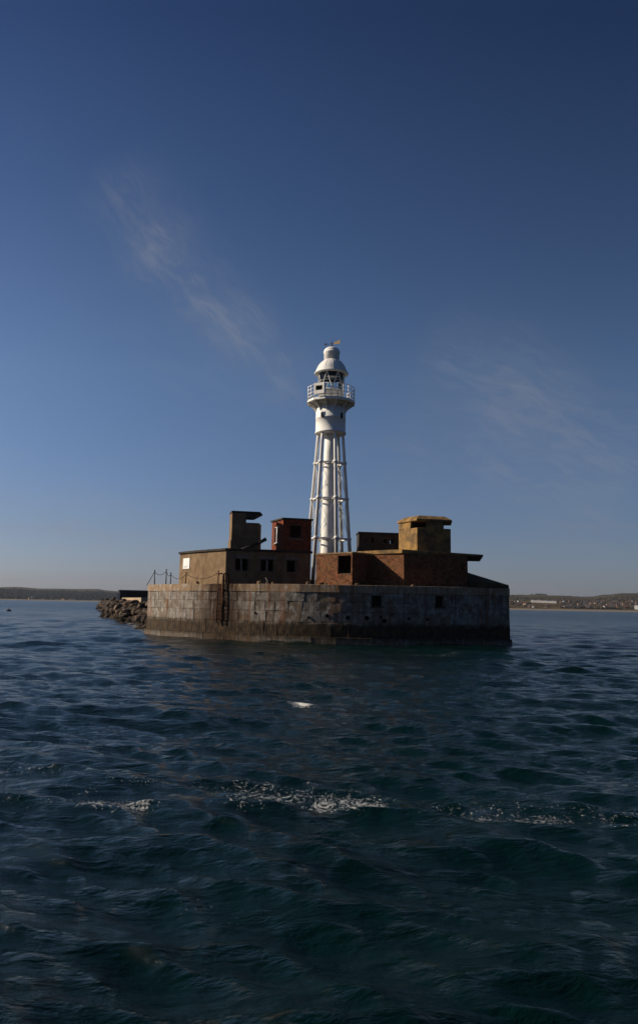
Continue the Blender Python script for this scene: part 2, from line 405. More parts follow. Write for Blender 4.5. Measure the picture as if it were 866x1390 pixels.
for z in (zb+.3, (zb+ZT)/2, ZT-.5):
    for sgn in (-1,1):
        k_ = MB(); a = p+n_*.27+tdir*sgn*.27; b = p+n_*.0+tdir*sgn*.27; k_.bar((a.x,a.y,z),(b.x,b.y,z),.06,.05); k_.build('bracket', M['rust'], lad)

# ------------------------------------------------------------------ helper for windows
def window_in(parent, pa, pb, u0, u1, z0, z1, style='two', inset=.12, sill=True, mat='frame', frame_w=.07, lab=None):
    """frame, muntins and sill of an opening on the wall from pa to pb"""
    pa, pb = Vector(pa[:2]), Vector(pb[:2]); d = (pb-pa); L = d.length; d.normalize(); nin = Vector((-d.y, d.x))
    f = MB(); A = pa + d*L*u0 + nin*inset; B = pa + d*L*u1 + nin*inset; w = frame_w; g = .004
    def bar(x0, x1, za, zb, t=.07):
        a = A+(B-A)*x0; b = A+(B-A)*x1; n = nin*t
        f.hexa([(a.x,a.y,za),(b.x,b.y,za),(b.x+n.x,b.y+n.y,za),(a.x+n.x,a.y+n.y,za),(a.x,a.y,zb),(b.x,b.y,zb),(b.x+n.x,b.y+n.y,zb),(a.x+n.x,a.y+n.y,zb)])
    W = (B-A).length; fw = w/W; e = g/W
    bar(e, fw, z0+g, z1-g); bar(1-fw, 1-e, z0+g, z1-g); bar(fw, 1-fw, z0+g, z0+w); bar(fw, 1-fw, z1-w, z1-g)
    if style in ('two', 'cross'): bar(.5-fw*1.3, .5+fw*1.3, z0+w, z1-w, .06)
    if style == 'cross':
        zm = z0+(z1-z0)*.6; bar(fw, .5-fw*1.3, zm-.02, zm+.02, .05); bar(.5+fw*1.3, 1-fw, zm-.02, zm+.02, .05)
    o = f.build('window', M[mat], parent)
    if lab: o['label'] = lab
    if sill:
        s_ = MB(); a = pa + d*(L*u0-.1) - nin*.09; b = pa + d*(L*u1+.1) - nin*.09; n = nin*.085
        s_.hexa([(a.x,a.y,z0-.14),(b.x,b.y,z0-.14),(b.x+n.x,b.y+n.y,z0-.14),(a.x+n.x,a.y+n.y,z0-.14),(a.x,a.y,z0-.03),(b.x,b.y,z0-.03),(b.x+n.x,b.y+n.y,z0-.03),(a.x+n.x,a.y+n.y,z0-.03)])
        s_.build('sill', M['concrete'], o)
    return o
def frac(pa, pb, xpx, y=770):
    """fraction along wall pa-pb seen at photo column xpx"""
    best = None
    for k in range(1001):
        q = Vector(pa[:2]).lerp(Vector(pb[:2]), k/1000); r = ray(xpx, y)
        e = abs(q.x/q.y - r.x/r.y)
        if best is None or e < best[0]: best = (e, k/1000)
    return best[1]
def grow(pts, o):
    n = len(pts); P = [Vector(p[:2]) for p in pts]; out = []
    for i in range(n):
        d0 = (P[i]-P[i-1]).normalized(); d1 = (P[(i+1)%n]-P[i]).normalized()
        n0 = Vector((d0.y, -d0.x)); n1 = Vector((d1.y, -d1.x)); b = (n0+n1).normalized(); out.append(tuple(P[i]+b*(o/max(.3, b.dot(n0)))))
    return out

# ------------------------------------------------------------------ cream concrete building (left)
A, A2, B_, C_ = gx(244,77.6), gx(267,74.6), gx(306.5,70.8), gx(421.5,73.0)
D_ = (C_[0]-1.2, C_[1]+4.2); E_ = (B_[0]-.6, B_[1]+10.5)
lb_pts = [A, A2, B_, C_, D_, E_, (A[0]+.6, A[1]+2.4)]
LBZ = gz(306.5, 747.0, 70.8)
lb = thing('corner_building', 'low flat-roofed cream and grey concrete building with white notice on the left of the fort', 'building', (-6,74,DZ))
holes = {}
wins = []
for (x0, x1) in ((318.5,337.5),(353.5,372.5),(389,405)):
    u0, u1 = frac(B_, C_, x0), frac(B_, C_, x1); Ym = B_[1]+(C_[1]-B_[1])*(u0+u1)/2
    wins.append((u0, u1, gz((x0+x1)/2, 776.5, Ym), gz((x0+x1)/2, 758.5 if x0 < 380 else 759.5, Ym)))
# one common sill and head line keeps the opening grid tidy
zl, zh = sum(w[2] for w in wins)/3, sum(w[3] for w in wins)/3
wins = [(a, b, zl, zh) for a, b, _, _ in wins]
holes[2] = wins
w_ = MB(); w_.walls(lb_pts, DZ, LBZ, .35, holes); w_.build('wall', M['concrete'], lb)
for k, wn in enumerate(wins): window_in(lb, B_, C_, *wn, style='two' if k < 2 else 'plain', inset=.16)
for k, wn in enumerate(wins):                    # concrete lintels, a touch paler
    l_ = MB(); pa, pb = Vector(B_), Vector(C_); d = (pb-pa).normalized(); L = (pb-pa).length; nin = Vector((-d.y, d.x))
    a = pa+d*(L*wn[0]-.15)-nin*.03; b = pa+d*(L*wn[1]+.15)-nin*.03; n = nin*.028
    l_.hexa([(a.x,a.y,zh+.02),(b.x,b.y,zh+.02),(b.x+n.x,b.y+n.y,zh+.02),(a.x+n.x,a.y+n.y,zh+.02),(a.x,a.y,zh+.22),(b.x,b.y,zh+.22),(b.x+n.x,b.y+n.y,zh+.22),(a.x+n.x,a.y+n.y,zh+.22)])
    l_.build('lintel', M['frame'], lb)
r_ = MB(); r_.prism(grow(lb_pts, .16), LBZ+.003, LBZ+.20); r_.build('roof', M['dark_concrete'], lb, bevel=.02)
LBR = LBZ+.203
# floor slabs to stop light leaking through the openings
# white notice on the left wall
pa, pb = Vector(A), Vector(A2); d = (pb-pa).normalized(); nout = Vector((d.y, -d.x))
u0, u1 = frac(A, A2, 249.2), frac(A, A2, 257.8); q0 = pa.lerp(pb, u0)+nout*.05; q1 = pa.lerp(pb, u1)+nout*.05
zn0, zn1 = gz(253.5,772,76), gz(253.5,757.5,76)
sg = thing('notice_board', 'plain white square notice board on the cream wall above the chain posts', 'sign', ((q0.x+q1.x)/2,(q0.y+q1.y)/2,zn0))
s_ = MB(); n = -nout*.045
s_.hexa([(q0.x,q0.y,zn0),(q1.x,q1.y,zn0),(q1.x+n.x,q1.y+n.y,zn0),(q0.x+n.x,q0.y+n.y,zn0),(q0.x,q0.y,zn1),(q1.x,q1.y,zn1),(q1.x+n.x,q1.y+n.y,zn1),(q0.x+n.x,q0.y+n.y,zn1)])
s_.build('panel', M['white_board'], sg)
for row in range(3):                             # three faint grey lines of small unreadable print
    zc = zn0 + (zn1-zn0)*(.26-.075*row); a = q0.lerp(q1, .2)+nout*.006; b = q0.lerp(q1, .8-.12*row)+nout*.006
    t_ = MB(); t_.bar((a.x,a.y,zc),(b.x,b.y,zc), .008,.02); t_.build('print_line', M['frame'], sg)

# ------------------------------------------------------------------ tall concrete observation post on its roof
O1, O2 = gx(312.8,72.0), gx(349.8,72.6); O0 = gx(309.6,73.6); O3 = (O2[0]+.1, O2[1]+1.7)
zb = LBR; ztop = gz(331,694,72.3); zm = gz(350,710,72.6); zs0 = gz(350,703.5,72.6)
op = thing('observation_post', 'tall narrow concrete lookout post with an open notch on its right, on the grey roof', 'lookout post', (O1[0]+1,O1[1]+.8,zb))
xm = frac(O1, O2, 334.5, 700)
Om = tuple(Vector(O1).lerp(Vector(O2), xm)); Omb = tuple(Vector(O0).lerp(Vector(O3), xm))
b_ = MB(); low = [O1, O2, O3, O0]; b_.prism(low, zb, zm); b_.build('wall', M['concrete'], op, bevel=.02)
b_ = MB(); zstep = gz(312, 733, 72)
stp = grow([tuple(Vector(O1)), tuple(Vector(O1).lerp(Vector(O2), .98)), tuple(Vector(O0).lerp(Vector(O3), .98)), O0], .07)
b_.prism(stp, zb+.002, zstep); b_.build('thicker_base', M['concrete'], op, bevel=.02)
b_ = MB(); b_.prism([tuple(Vector(O1)+Vector((.003,.003))), Om, Omb, tuple(Vector(O0)+Vector((.003,-.003)))], zm+.002, ztop-.2); b_.build('pier', M['concrete'], op)
ov = .08; rp = [tuple(Vector(O1)+Vector((-.03,-.05))), (O2[0]+ov, O2[1]-.05), (O3[0]+ov, O3[1]+.05), tuple(Vector(O0)+Vector((-.03,.05)))]
b_ = MB(); b_.prism(rp, ztop-.19, ztop); b_.build('roof_slab', M['dark_concrete'], op)
hx = tuple(Vector(Om).lerp(Vector(O2), .55)); hb = tuple(Vector(Omb).lerp(Vector(O3), .55))
b_ = MB(); x2 = tuple(Vector(hx)+Vector((0,0)))
b_.hexa([(Om[0]-.05,Om[1]+.01,zs0-.02),(hx[0]-.1,hx[1]+.01,zs0-.02),(hb[0]-.1,hb[1],zs0-.02),(Omb[0]-.05,Omb[1],zs0-.02),
         (Om[0]-.05,Om[1]+.01,ztop-.193),(O2[0]+.03,O2[1]+.01,ztop-.193),(O3[0]+.03,O3[1],ztop-.193),(Omb[0]-.05,Omb[1],ztop-.193)])
b_.build('hood', M['dark_concrete'], op)
# fallen pipe leaning out to the right
pp = MB(); pp.tube([at(322,748,71.8), at(350.5,737.5,71.9)], .11, 10); pp.tube([at(350.5,737.5,71.9), at(361.5,731.5,72.0)], [.15,.17], 12)
o = pp.build('broken_pipe', M['dark_iron'], base=tuple(at(322,748,71.8)))
tag(o, 'short dark pipe jutting up to the right across the tall lookout post', 'pipe')

# ------------------------------------------------------------------ red brick tower
T1, T2 = gx(383,72.4), gx(421.8,73.15); T0 = gx(367.8,75.3); T3 = (T2[0]-.95, T2[1]+2.9)
TT = gz(402,706,72.8)
bt = thing('brick_tower', 'small square dark red brick tower room with flat roof left of the lighthouse', 'building', (T1[0]+1,T1[1]+1.5,LBR))
tp = [T0, T1, T2, T3]
wa = (frac(T1,T2,393,720), frac(T1,T2,410.5,720), gz(402,731,72.8), gz(402,712,72.8))
wb = (frac(T0,T1,371.5,725), frac(T0,T1,378.5,725), gz(375,737,73.8), gz(375,714.5,73.8))
wc = (frac(T0,T1,376.3,740), frac(T0,T1,379.3,740), LBR+.05, gz(375,737,73.8)-.12)
zz = (wb[2], wb[3])
w_ = MB(); w_.walls(tp, LBR, TT, .24, {1:[wa], 0:[wb]}); w_.build('wall', M['redbrick'], bt)
window_in(bt, T1, T2, *wa, style='plain', inset=.12)
window_in(bt, T0, T1, *wb, style='two', inset=.05, mat='white_board', frame_w=.06, lab='narrow side window with remains of a white frame')
r_ = MB(); r_.prism(grow(tp, .13), TT+.003, TT+.17); r_.build('roof', M['dark_concrete'], bt, bevel=.02)

# ------------------------------------------------------------------ brick hut in front of the lighthouse
p1, p2 = gx(429,69.2), gx(478,66.3)
dA = (Vector(p2)-Vector(p1)).normalized(); nb = Vector((-dA.y, dA.x))   # pointing away from the camera
bc = gx(548,65.85)                                # near corner of the big blockhouse
# blockhouse left wall direction parallel to dA, running back-left from bc
tL = 5.9; bl = tuple(Vector(bc) - dA*tL)
# depth of hut until it meets that wall
s_dep = (Vector(bc)-Vector(p2)).dot(nb) - .01
p3 = tuple(Vector(p2)+nb*s_dep); p4 = tuple(Vector(p1)+nb*s_dep)
HZ = gz(455,752.5,67.8)
ht = thing('brick_hut', 'low lit red-brown brick hut with one square opening in front of the lighthouse legs', 'building', ((p1[0]+p2[0])/2,68.5,DZ))
hw = (frac(p1,p2,458.5), frac(p1,p2,476.6), gz(468,779,66.9), HZ-.14)
rw = (.12, .62, gz(468,776,66.9), HZ-.3)
w_ = MB(); w_.walls([p1,p2,p3,p4], DZ, HZ, .24, {0:[hw]}); w_.build('wall', M['brick'], ht)
r_ = MB(); r_.prism([tuple(Vector(p1)-dA*.05-nb*.05), tuple(Vector(p2)+dA*.05-nb*.05), tuple(Vector(p3)+dA*.05-nb*.02), tuple(Vector(p4)-dA*.05-nb*.02)], HZ+.003, HZ+.15); r_.build('roof', M['concrete'], ht, bevel=.02)
f_ = window_in(ht, p1, p2, *hw, style='plain', inset=.14, sill=False, mat='dark_iron')
# ------------------------------------------------------------------ big blockhouse
bcr = gx(634.5,66.9)
BH = gz(548,751.0,65.85)
bk = (bcr[0]+1.3, bcr[1]+8.5); bk2 = (bl[0]+2.2, bl[1]+6.0)
bh = thing('blockhouse', 'large flat brick blockhouse with jutting concrete slab roof on the right of the fort', 'building', (9,69,DZ))
bpts = [bl, bc, bcr, bk, bk2]
w_ = MB(); w_.walls(bpts, DZ, BH, .35, {}); w_.build('wall', M['brick'], bh)
rp = [tuple(Vector(bl)-dA*.1), tuple(Vector(bc)+Vector((-.16,-.12))), gx(655.5,68.3,749), (bk[0]+1.6, bk[1]+.3), (bk2[0]-.2, bk2[1]+.2)]
SL = BH+.33
r_ = MB(); r_.prism(rp, BH+.003, [SL, SL, SL-.16, SL-.16, SL]); r_.build('roof_slab', M['lichen'], bh, bevel=.03)
# ------------------------------------------------------------------ pillbox on the slab
q1, q2 = gx(566,67.6,720), gx(611.5,68.4,720); q0 = gx(541,70.2,720); q3 = (q2[0]+.36, q2[1]+2.6); q5 = (q0[0]+1.4, q0[1]+1.8)
pb_ = thing('pillbox', 'yellow lichen-covered concrete pillbox with viewing slits on top of the blockhouse', 'pillbox', (q1[0]+1,q1[1]+1,SL))
PZ1 = gz(566,716,67.6); PZ2 = gz(566,707,67.6); PZ3 = gz(566,698.5,67.6)
pz = [q0, q1, q2, q3, q5]
fl = frac(q0,q1,557,712); fr1 = frac(q1,q2,577.5,712); fr2 = frac(q1,q2,602,712)
w_ = MB(); w_.prism(pz, SL-.02, PZ1); w_.build('wall', M['lichen'], pb_, bevel=.04)
inn_ = grow(pz, -.34)
def pier(i, u0, u1):
    j = (i+1) % 5; a, b = Vector(pz[i]), Vector(pz[j]); c, d = Vector(inn_[i]), Vector(inn_[j])
    m_ = MB(); m_.prism([tuple(a.lerp(b,u0)), tuple(a.lerp(b,u1)), tuple(c.lerp(d,u1)), tuple(c.lerp(d,u0))], PZ1+.002, PZ2); m_.build('pier', M['lichen'], pb_)
pier(0, 0, fl); pier(1, fr1, fr2); pier(3, .30, 1); pier(4, 0, 1)
ro = grow(pz, .13); ri = grow(pz, -.5); h2 = PZ3-PZ2
r_ = MB(); b = len(r_.v)
n = len(pz)
r_.v += [(p[0],p[1],PZ2+.003) for p in ro] + [(p[0],p[1],PZ2+h2*.35) for p in ro] + [(p[0],p[1],PZ3) for p in ri]
for a in range(n):
    c = (a+1) % n
    r_.face((a,c,n+c,n+a)); r_.face((n+a,n+c,2*n+c,2*n+a))
r_.face(list(reversed(range(n)))); r_.face([2*n+k for k in range(n)])
r_.build('roof', M['lichen'], pb_, bevel=.06)
# ------------------------------------------------------------------ low concrete box behind
c1, c2 = gx(487,73.0,735), gx(543,73.6,735)
cb = thing('roof_hut', 'long low dark concrete hut with small window gaps between lighthouse and pillbox', 'building', (c1[0]+1.5,c1[1]+1,SL))
CZ = gz(513,724.5,73.2)
cpz = [c1, c2, (c2[0]-.1,c2[1]+2.2), (c1[0]-.1,c1[1]+2.2)]
wl, wh = gz(513,738,73.2), gz(513,730,73.2)
hs = [(frac(c1,c2,a,735), frac(c1,c2,b,735), wl, wh) for a, b in ((495,499),(503.5,508.5),(520,526),(527.5,535.5))]
w_ = MB(); w_.walls(cpz, SL-.01, CZ, .2, {0: hs, 2:[(.13,.17,wl+.1,wh)]}); w_.build('wall', M['dark_concrete'], cb)
for h in hs: window_in(cb, c1, c2, *h, style='plain', inset=.08, sill=False, frame_w=.04)
r_ = MB(); r_.prism(grow(cpz,.08), CZ+.003, CZ+.14); r_.build('roof', M['dark_concrete'], cb, bevel=.02)
# ------------------------------------------------------------------ sloping apron on the far right
s0 = gx(635.5,67.2,790); s1 = gx(690.3,67.6,794); s2 = (s1[0]+.3, 78.0); s3 = (bk[0]+.05, 76.2)
ap = MB(); zf0 = gz(636,787,67.2); zb0 = gz(636,776.5,72); 
mid = (bcr[0]+.9, 72.2)
ap.prism([s0, s1, s2, s3, mid], DZ, [zf0, gz(690,794.6,67.6)+.02, DZ+.35, zb0+.1, zb0])
o = ap.build('sloping_rampart', M['slope'], base=(14,70,DZ), bevel=.03)
tag(o, 'mossy concrete slope falling from the blockhouse to the right end of the sea wall', 'ramp')

# ------------------------------------------------------------------ posts, chains, bits on the deck
posts = []
plabs = ['leftmost dark iron chain post on the corner of the sea wall', 'tall dark iron chain post just left of the cream building', 'short dark iron chain post touching the cream building edge in the photo',
         'rusty chain post in front of the white notice', 'rusty chain post beside the top of the ladder']
for k, (x, Y, yt) in enumerate(((210.5,78.0,775),(226,76.6,774),(232,76.0,778.5),(252.5,73.4,778),(296,70.6,776))):
    X, Yg = gx(x, Y, 785); zt2 = gz(x, yt, Y)
    t = thing('chain_post', plabs[k], 'post', (X, Yg, DZ), 'iron posts carrying the chain on the wall')
    m_ = MB(); m_.tube([(X,Yg,DZ),(X+.02*(k-2),Yg,zt2)], [.055,.04], 8); m_.build('shaft', M['rust' if k > 2 else 'dark_iron'], t)
    m_ = MB(); m_.lathe([(0,-.07),(.06,-.04),(.075,0),(.06,.04),(0,.07)], (X+.02*(k-2),Yg,zt2+.04), 10); m_.build('finial', M['dark_iron'], t)
    m_ = MB(); m_.lathe([(.14,0),(.14,.04),(.07,.09),(.06,.12)], (X,Yg,DZ), 10); m_.build('base_plate', M['rust'], t)
    posts.append(Vector((X+.02*(k-2), Yg, zt2-.08)))
clab = ['drooping chain between the two leftmost iron posts', 'short chain between the tall post and the short post', 'chain sagging from the short post to the notice post', 'chain hanging across the cream wall to the ladder post']
for k in range(4):
    a, b = posts[k], posts[k+1]; sag = (.35,.3,.45,.5)[k]; n = 26; pts = [a.lerp(b, i/n)-Vector((0,0,sag*4*(i/n)*(1-i/n))) for i in range(n+1)]
    m_ = MB()
    for i in range(n):                            # links: short alternating bars
        c = (pts[i]+pts[i+1])/2; e = (pts[i+1]-pts[i])*.62; m_.bar(c-e, c+e, .05 if i % 2 else .022, .022 if i % 2 else .05)
    o = m_.build('chain', M['dark_iron'], base=tuple(a)); tag(o, clab[k], 'chain', 'chains strung between the iron posts')
# stay wire of the first post
m_ = MB(); m_.tube([posts[0], (posts[0].x-.8,posts[0].y+.3,DZ)], .03, 6); o = m_.build('post_stay', M['dark_iron'], base=tuple(posts[0])); tag(o, 'thin dark stay leaning from the leftmost chain post to the wall', 'stay')
# broken pale conduit standing on the wall edge
X, Yg = gx(361.5, 67.0, 790); m_ = MB(); m_.tube([at(365,796,67.0)-Vector((0,0,.1)), at(363.5,789,67.0), at(360.5,784,67.05)], [.05,.045,.03], 7)
m_.tube([at(363,796,67.1), at(361.8,790,67.1)], .06, 7)
o = m_.build('bent_conduit', M['frame'], base=(X,Yg,DZ)); tag(o, 'small bent pale conduit sticking up from the wall edge below the grey windows', 'conduit')
for k, (x, Yq, sz) in enumerate(((268,70.8,.16),(352,67.2,.2),(371,66.6,.13),(418,66.0,.22),(443,65.6,.12),(484,65.2,.16),(560,65.2,.12))):
    X, Yg = gx(x, Yq, 794); r_k = random.Random(k); m_ = MB(); ring = [(X+sz*math.cos(a)*r_k.uniform(.7,1.3), Yg+sz*math.sin(a)*r_k.uniform(.7,1.2)) for a in (0,1.1,2.2,3.1,4.2,5.3)]
    m_.prism(ring, DZ+.05, [DZ+.08+sz*r_k.uniform(.5,1.5) for _ in ring]); o = m_.build('rubble_chunk', M['concrete'], base=(X,Yg,DZ+.05), bevel=.02)
    tag(o, 'small broken chunk of concrete lying on the edge of the sea wall', 'rubble', 'concrete chunks on the wall edge')
# rusty winch at the foot of the lighthouse
X, Yg = gx(427.5, 68.6, 790)
t = thing('rusty_winch', 'rusty old winch on the deck between grey building and brick hut', 'winch', (X-.35,Yg,DZ)); X -= .35
m_ = MB(); m_.tube([(X-.3,Yg,DZ+.4),(X+.3,Yg,DZ+.4)], [.2,.2], 14); m_.tube([(X-.34,Yg,DZ+.4),(X-.3,Yg,DZ+.4)], .3, 14); m_.tube([(X+.3,Yg,DZ+.4),(X+.34,Yg,DZ+.4)], .3, 14); m_.build('drum', M['rust'], t)
for s in (-1,1):
    m_ = MB(); m_.bar((X+s*.4,Yg-.25,DZ),(X+s*.4,Yg,DZ+.55),.06,.08); m_.bar((X+s*.4,Yg+.25,DZ),(X+s*.4,Yg,DZ+.55),.06,.08); m_.build('side_frame', M['rust'], t)
m_ = MB(); m_.tube([(X+.42,Yg,DZ+.4),(X+.52,Yg,DZ+.4),(X+.52,Yg-.05,DZ+.75),(X+.62,Yg-.05,DZ+.75)], .025, 6); m_.build('crank', M['rust'], t)

# ------------------------------------------------------------------ lighthouse
LY = 79.6
cx = at(446.8, 700, LY).x
LX = cx
def lz(y): return gz(447, y, LY)
S = LY/F                                            # metres per photo pixel at the lighthouse
lh = thing('lighthouse', 'tall white iron lighthouse on splayed tubular legs with gallery and domed lantern', 'lighthouse', (LX,LY,DZ))
zD0, zD1 = lz(589.5), lz(549)                       # watch room
def shaft_r(z): return 1.5*S*7.2/7.2*(1) if False else (7.6*S + (10.6-7.6)*S*(zD0-z)/(zD0-lz(748)))
m_ = MB(); zs = [DZ+(zD0+.05-DZ)*i/8 for i in range(9)]
m_.lathe([(shaft_r(z), z-DZ) for z in zs], (LX,LY,DZ), 40); m_.build('central_column', M['white'], lh)
def leg_r(z): return 17.2*S + (27.6-17.2)*S*(zD0-z)/(zD0-lz(731.5))
rings = [lz(629.5), lz(678), lz(732), DZ+.9]
for z in rings:                                     # flanged collar on the column
    m_ = MB(); r = shaft_r(z)+.005; m_.lathe([(r,-.1),(r+.07,-.08),(r+.07,.08),(r,.1)], (LX,LY,z), 32, closed=True); m_.build('column_collar', M['white'], lh)
angs = [R(-10+60*k) for k in range(6)]
def lp(a, z, r=None): r = leg_r(z) if r is None else r; return Vector((LX+r*math.cos(a), LY+r*math.sin(a), z))
for k, a in enumerate(angs):
    m_ = MB(); m_.tube([lp(a,DZ), lp(a,zD0-.9), lp(a,zD0-.02)], [.2,.16,.15], 14)
    m_.tube([lp(a,DZ), lp(a,DZ+.12)], .34, 14)
    lg = m_.build('leg', M['white_rust' if k == 1 else 'white'], lh)
    for z in rings[:3]:
        m_ = MB(); m_.tube([lp(a,z-.13), lp(a,z+.13)], .245, 14); m_.build('joint_collar', M['white'], lg)
    b = angs[(k+1) % 6]
    for i, z in enumerate(rings[:3]):
        m_ = MB(); m_.tube([lp(a,z), lp(b,z)], .085, 8); m_.build('ring_brace', M['white'], lh)
        m_ = MB(); c = Vector((LX,LY,z)); e = lp(a,z); e0 = c+(e-c).normalized()*shaft_r(z); m_.tube([e0, e], .06, 8); m_.build('spoke', M['white'], lh)
    lv = [zD0-.3]+rings
    for i in range(3):
        zt3, zb3 = lv[i], lv[i+1]
        if i == 0: continue
        m_ = MB(); m_.tube([lp(a,zt3-.1), lp(b,zb3+.1)], .022, 5); m_.tube([lp(b,zt3-.1), lp(a,zb3+.1)], .022, 5); m_.build('tie_rod', M['white'], lh)
    # curved bracket under the drum
    m_ = MB(); w = .05
    q = [lp(a,zD0-.02,leg_r(zD0)-.15), lp(a,zD0-.02,shaft_r(zD0)), lp(a,zD0-.5,shaft_r(zD0)), lp(a,zD0-.14,leg_r(zD0)-.5)]
    tn = Vector((-math.sin(a), math.cos(a), 0))*w
    m_.hexa([v-tn for v in q]+[v+tn for v in q]); m_.build('bracket', M['white'], lh)
# watch room
RD = 20.7*S
hD = zD1-zD0
m_ = MB(); m_.lathe([(RD-.1,0),(RD+.06,.0),(RD+.06,.16),(RD,.2),(RD,hD*.48),(RD+.025,hD*.485),(RD+.025,hD*.515),(RD,hD*.52),(RD,hD)], (LX,LY,zD0), 56)
wr = m_.build('watch_room', M['white'], lh)
def port(a, z, w, h):
    c = Vector((LX+RD*math.cos(a), LY+RD*math.sin(a), z)); rz = a-math.pi/2
    m_ = MB(); m_.box(c, (w+.14,.12,h+.14), rz); o = m_.build('window', M['white'], wr)
    m_ = MB(); m_.box(c+Vector((math.cos(a),math.sin(a),0))*.03, (w,.08,h), rz); m_.build('pane', M['black'], o)
port(R(-90+43), lz(567.5), .30, .62); port(R(-90-37), lz(567.0), .16, .5)
m_ = MB(); a = R(-90-33); c = Vector((LX+(RD+.1)*math.cos(a), LY+(RD+.1)*math.sin(a), lz(569.5))); m_.box(c, (.16,.22,.18), a-math.pi/2); m_.tube([c, c+Vector((0,0,.65))], .03, 6); m_.build('cable_box', M['dark_iron'], wr)
# gallery
RG = 34.2*S; NG = 12; zg = zD1
ga = [R(-90+15+30*k) for k in range(NG)]
oct_ = [(LX+RG*math.cos(a), LY+RG*math.sin(a)) for a in ga]
m_ = MB(); m_.prism(oct_, zg, zg+.14); gal = m_.build('gallery', M['white'], lh, bevel=.02)
m_ = MB(); m_.lathe([(RD+.01,-.42),(RD+.1,-.24),(RD+.3,-.08),(RD+.6,-.01),(RD+.01,-.01)], (LX,LY,zg), 48, closed=True); m_.build('cove', M['white_rust'], gal)
for k in range(NG):
    a = ga[k]; tn = Vector((-math.sin(a), math.cos(a), 0))*.04; P_ = lambda r, dz: Vector((LX+r*math.cos(a), LY+r*math.sin(a), zg+dz))
    m_ = MB(); q = [P_(RG-.12,-.005), P_(RD,-.005), P_(RD,-1.0), P_(RD+.22,-.55)]; m_.hexa([v-tn for v in q]+[v+tn for v in q]); m_.build('bracket', M['white_rust'], gal)
zr = zg+.14; HR = lz(528)-zr
rl = MB()
rail_o = None
for k in range(NG):
    a, b = ga[k], ga[(k+1) % NG]; rr = RG-.08
    A_ = Vector((LX+rr*math.cos(a), LY+rr*math.sin(a), 0)); B2 = Vector((LX+rr*math.cos(b), LY+rr*math.sin(b), 0))
    m_ = MB()
    m_.tube([A_+Vector((0,0,zr)), A_+Vector((0,0,zr+HR))], .045, 8)
    mdp = (A_+B2)/2; m_.tube([mdp+Vector((0,0,zr)), mdp+Vector((0,0,zr+HR))], .035, 8)
    for f in (.26,.5,.75,1.0):
        m_.tube([A_+Vector((0,0,zr+HR*f)), B2+Vector((0,0,zr+HR*f))], .032, 8)
    m_.bar(A_+Vector((0,0,zr+.07)), B2+Vector((0,0,zr+.07)), .03, .13)
    m_.build('railing', M['white'], gal)
# white instrument cabinet fixed on the gallery rail, front left
a = R(-90-28); c = Vector((LX+(RG+.0)*math.cos(a), LY+(RG+.0)*math.sin(a), lz(535.5))); rz = a+math.pi/2
u_ = Vector((math.cos(rz), math.sin(rz), 0)); o_ = Vector((math.cos(a), math.sin(a), 0))
cab = MB(); W, H = 1.2, 1.15
for (dx, dz, w, h) in ((0,H/2-.14,W,.28),(0,-H/2+.18,W,.36),(-W/2+.1,.04,.2,H-.64),(W/2-.1,.04,.2,H-.64)):
    cab.box(c+u_*dx+Vector((0,0,dz)), (w-.002,.34,h), rz)
cab.box(c-o_*.2, (W,.05,H), rz)
gc = cab.build('lamp_housing', M['white'], gal)
m_ = MB(); m_.box(c-o_*.08+Vector((0,0,.04)), (W-.4,.1,H-.64), rz); m_.build('lens', M['black'], gc)
# murette (low wall of lantern)
RL = 21.2*S
zM = lz(531)
m_ = MB(); m_.lathe([(RL-.35,0),(RL-.3,0),(RL-.3,zM-zr-.1),(RL-.22,zM-zr-.1),(RL-.22,zM-zr),(RL-.4,zM-zr)], (LX,LY,zr), 48); m_.build('lantern_base', M['white'], lh)
zE = lz(507.8); RLg = RL-.25
lt = MB()
N = 7; z0_, z1_ = zM, zE+.02
# triangular astragals
lat = None
for k in range(N):
    for sgn in (-1,1):
        a = 2*math.pi*k/N + .3; b = a + sgn*math.pi/N
        pts = []
        for i in range(7):
            t = i/6; aa = a+(b-a)*t; pts.append(Vector((LX+RLg*math.cos(aa), LY+RLg*math.sin(aa), z0_+(z1_-z0_)*t)))
        m_ = MB(); m_.tube(pts, .05, 6); o = m_.build('glazing_bar', M['white'], lh)
zmid = z0_+(z1_-z0_)*.5
m_ = MB(); m_.lathe([(RLg-.015,-.012),(RLg+.01,-.012),(RLg+.01,.012),(RLg-.015,.012)], (LX,LY,zmid), 48, closed=True); m_.build('glazing_ring', M['white'], lh)
gm, nt, b, out = new_mat('lantern_glass'); nt.nodes.remove(b); g = G(nt)
tr = g.n('ShaderNodeBsdfTransparent'); tr.inputs[0].default_value = (.86,.92,.93,1); gl = g.n('ShaderNodeBsdfGlossy'); gl.inputs['Roughness'].default_value = .03
fr = g.n('ShaderNodeFresnel'); fr.inputs[0].default_value = 1.5; mx = g.n('ShaderNodeMixShader')
nt.links.new(fr.outputs[0], mx.inputs[0]); nt.links.new(tr.outputs[0], mx.inputs[1]); nt.links.new(gl.outputs[0], mx.inputs[2]); nt.links.new(mx.outputs[0], out.inputs[0])
m_ = MB(); n = 40; b0 = 0
for z in (z0_, z1_):
    for k in range(n): m_.v.append((LX+(RLg-.045)*math.cos(2*math.pi*k/n), LY+(RLg-.045)*math.sin(2*math.pi*k/n), z))
for k in range(n): m_.face((k,(k+1)%n,n+(k+1)%n,n+k), smooth=True)
m_.build('lantern_glass', gm, lh)
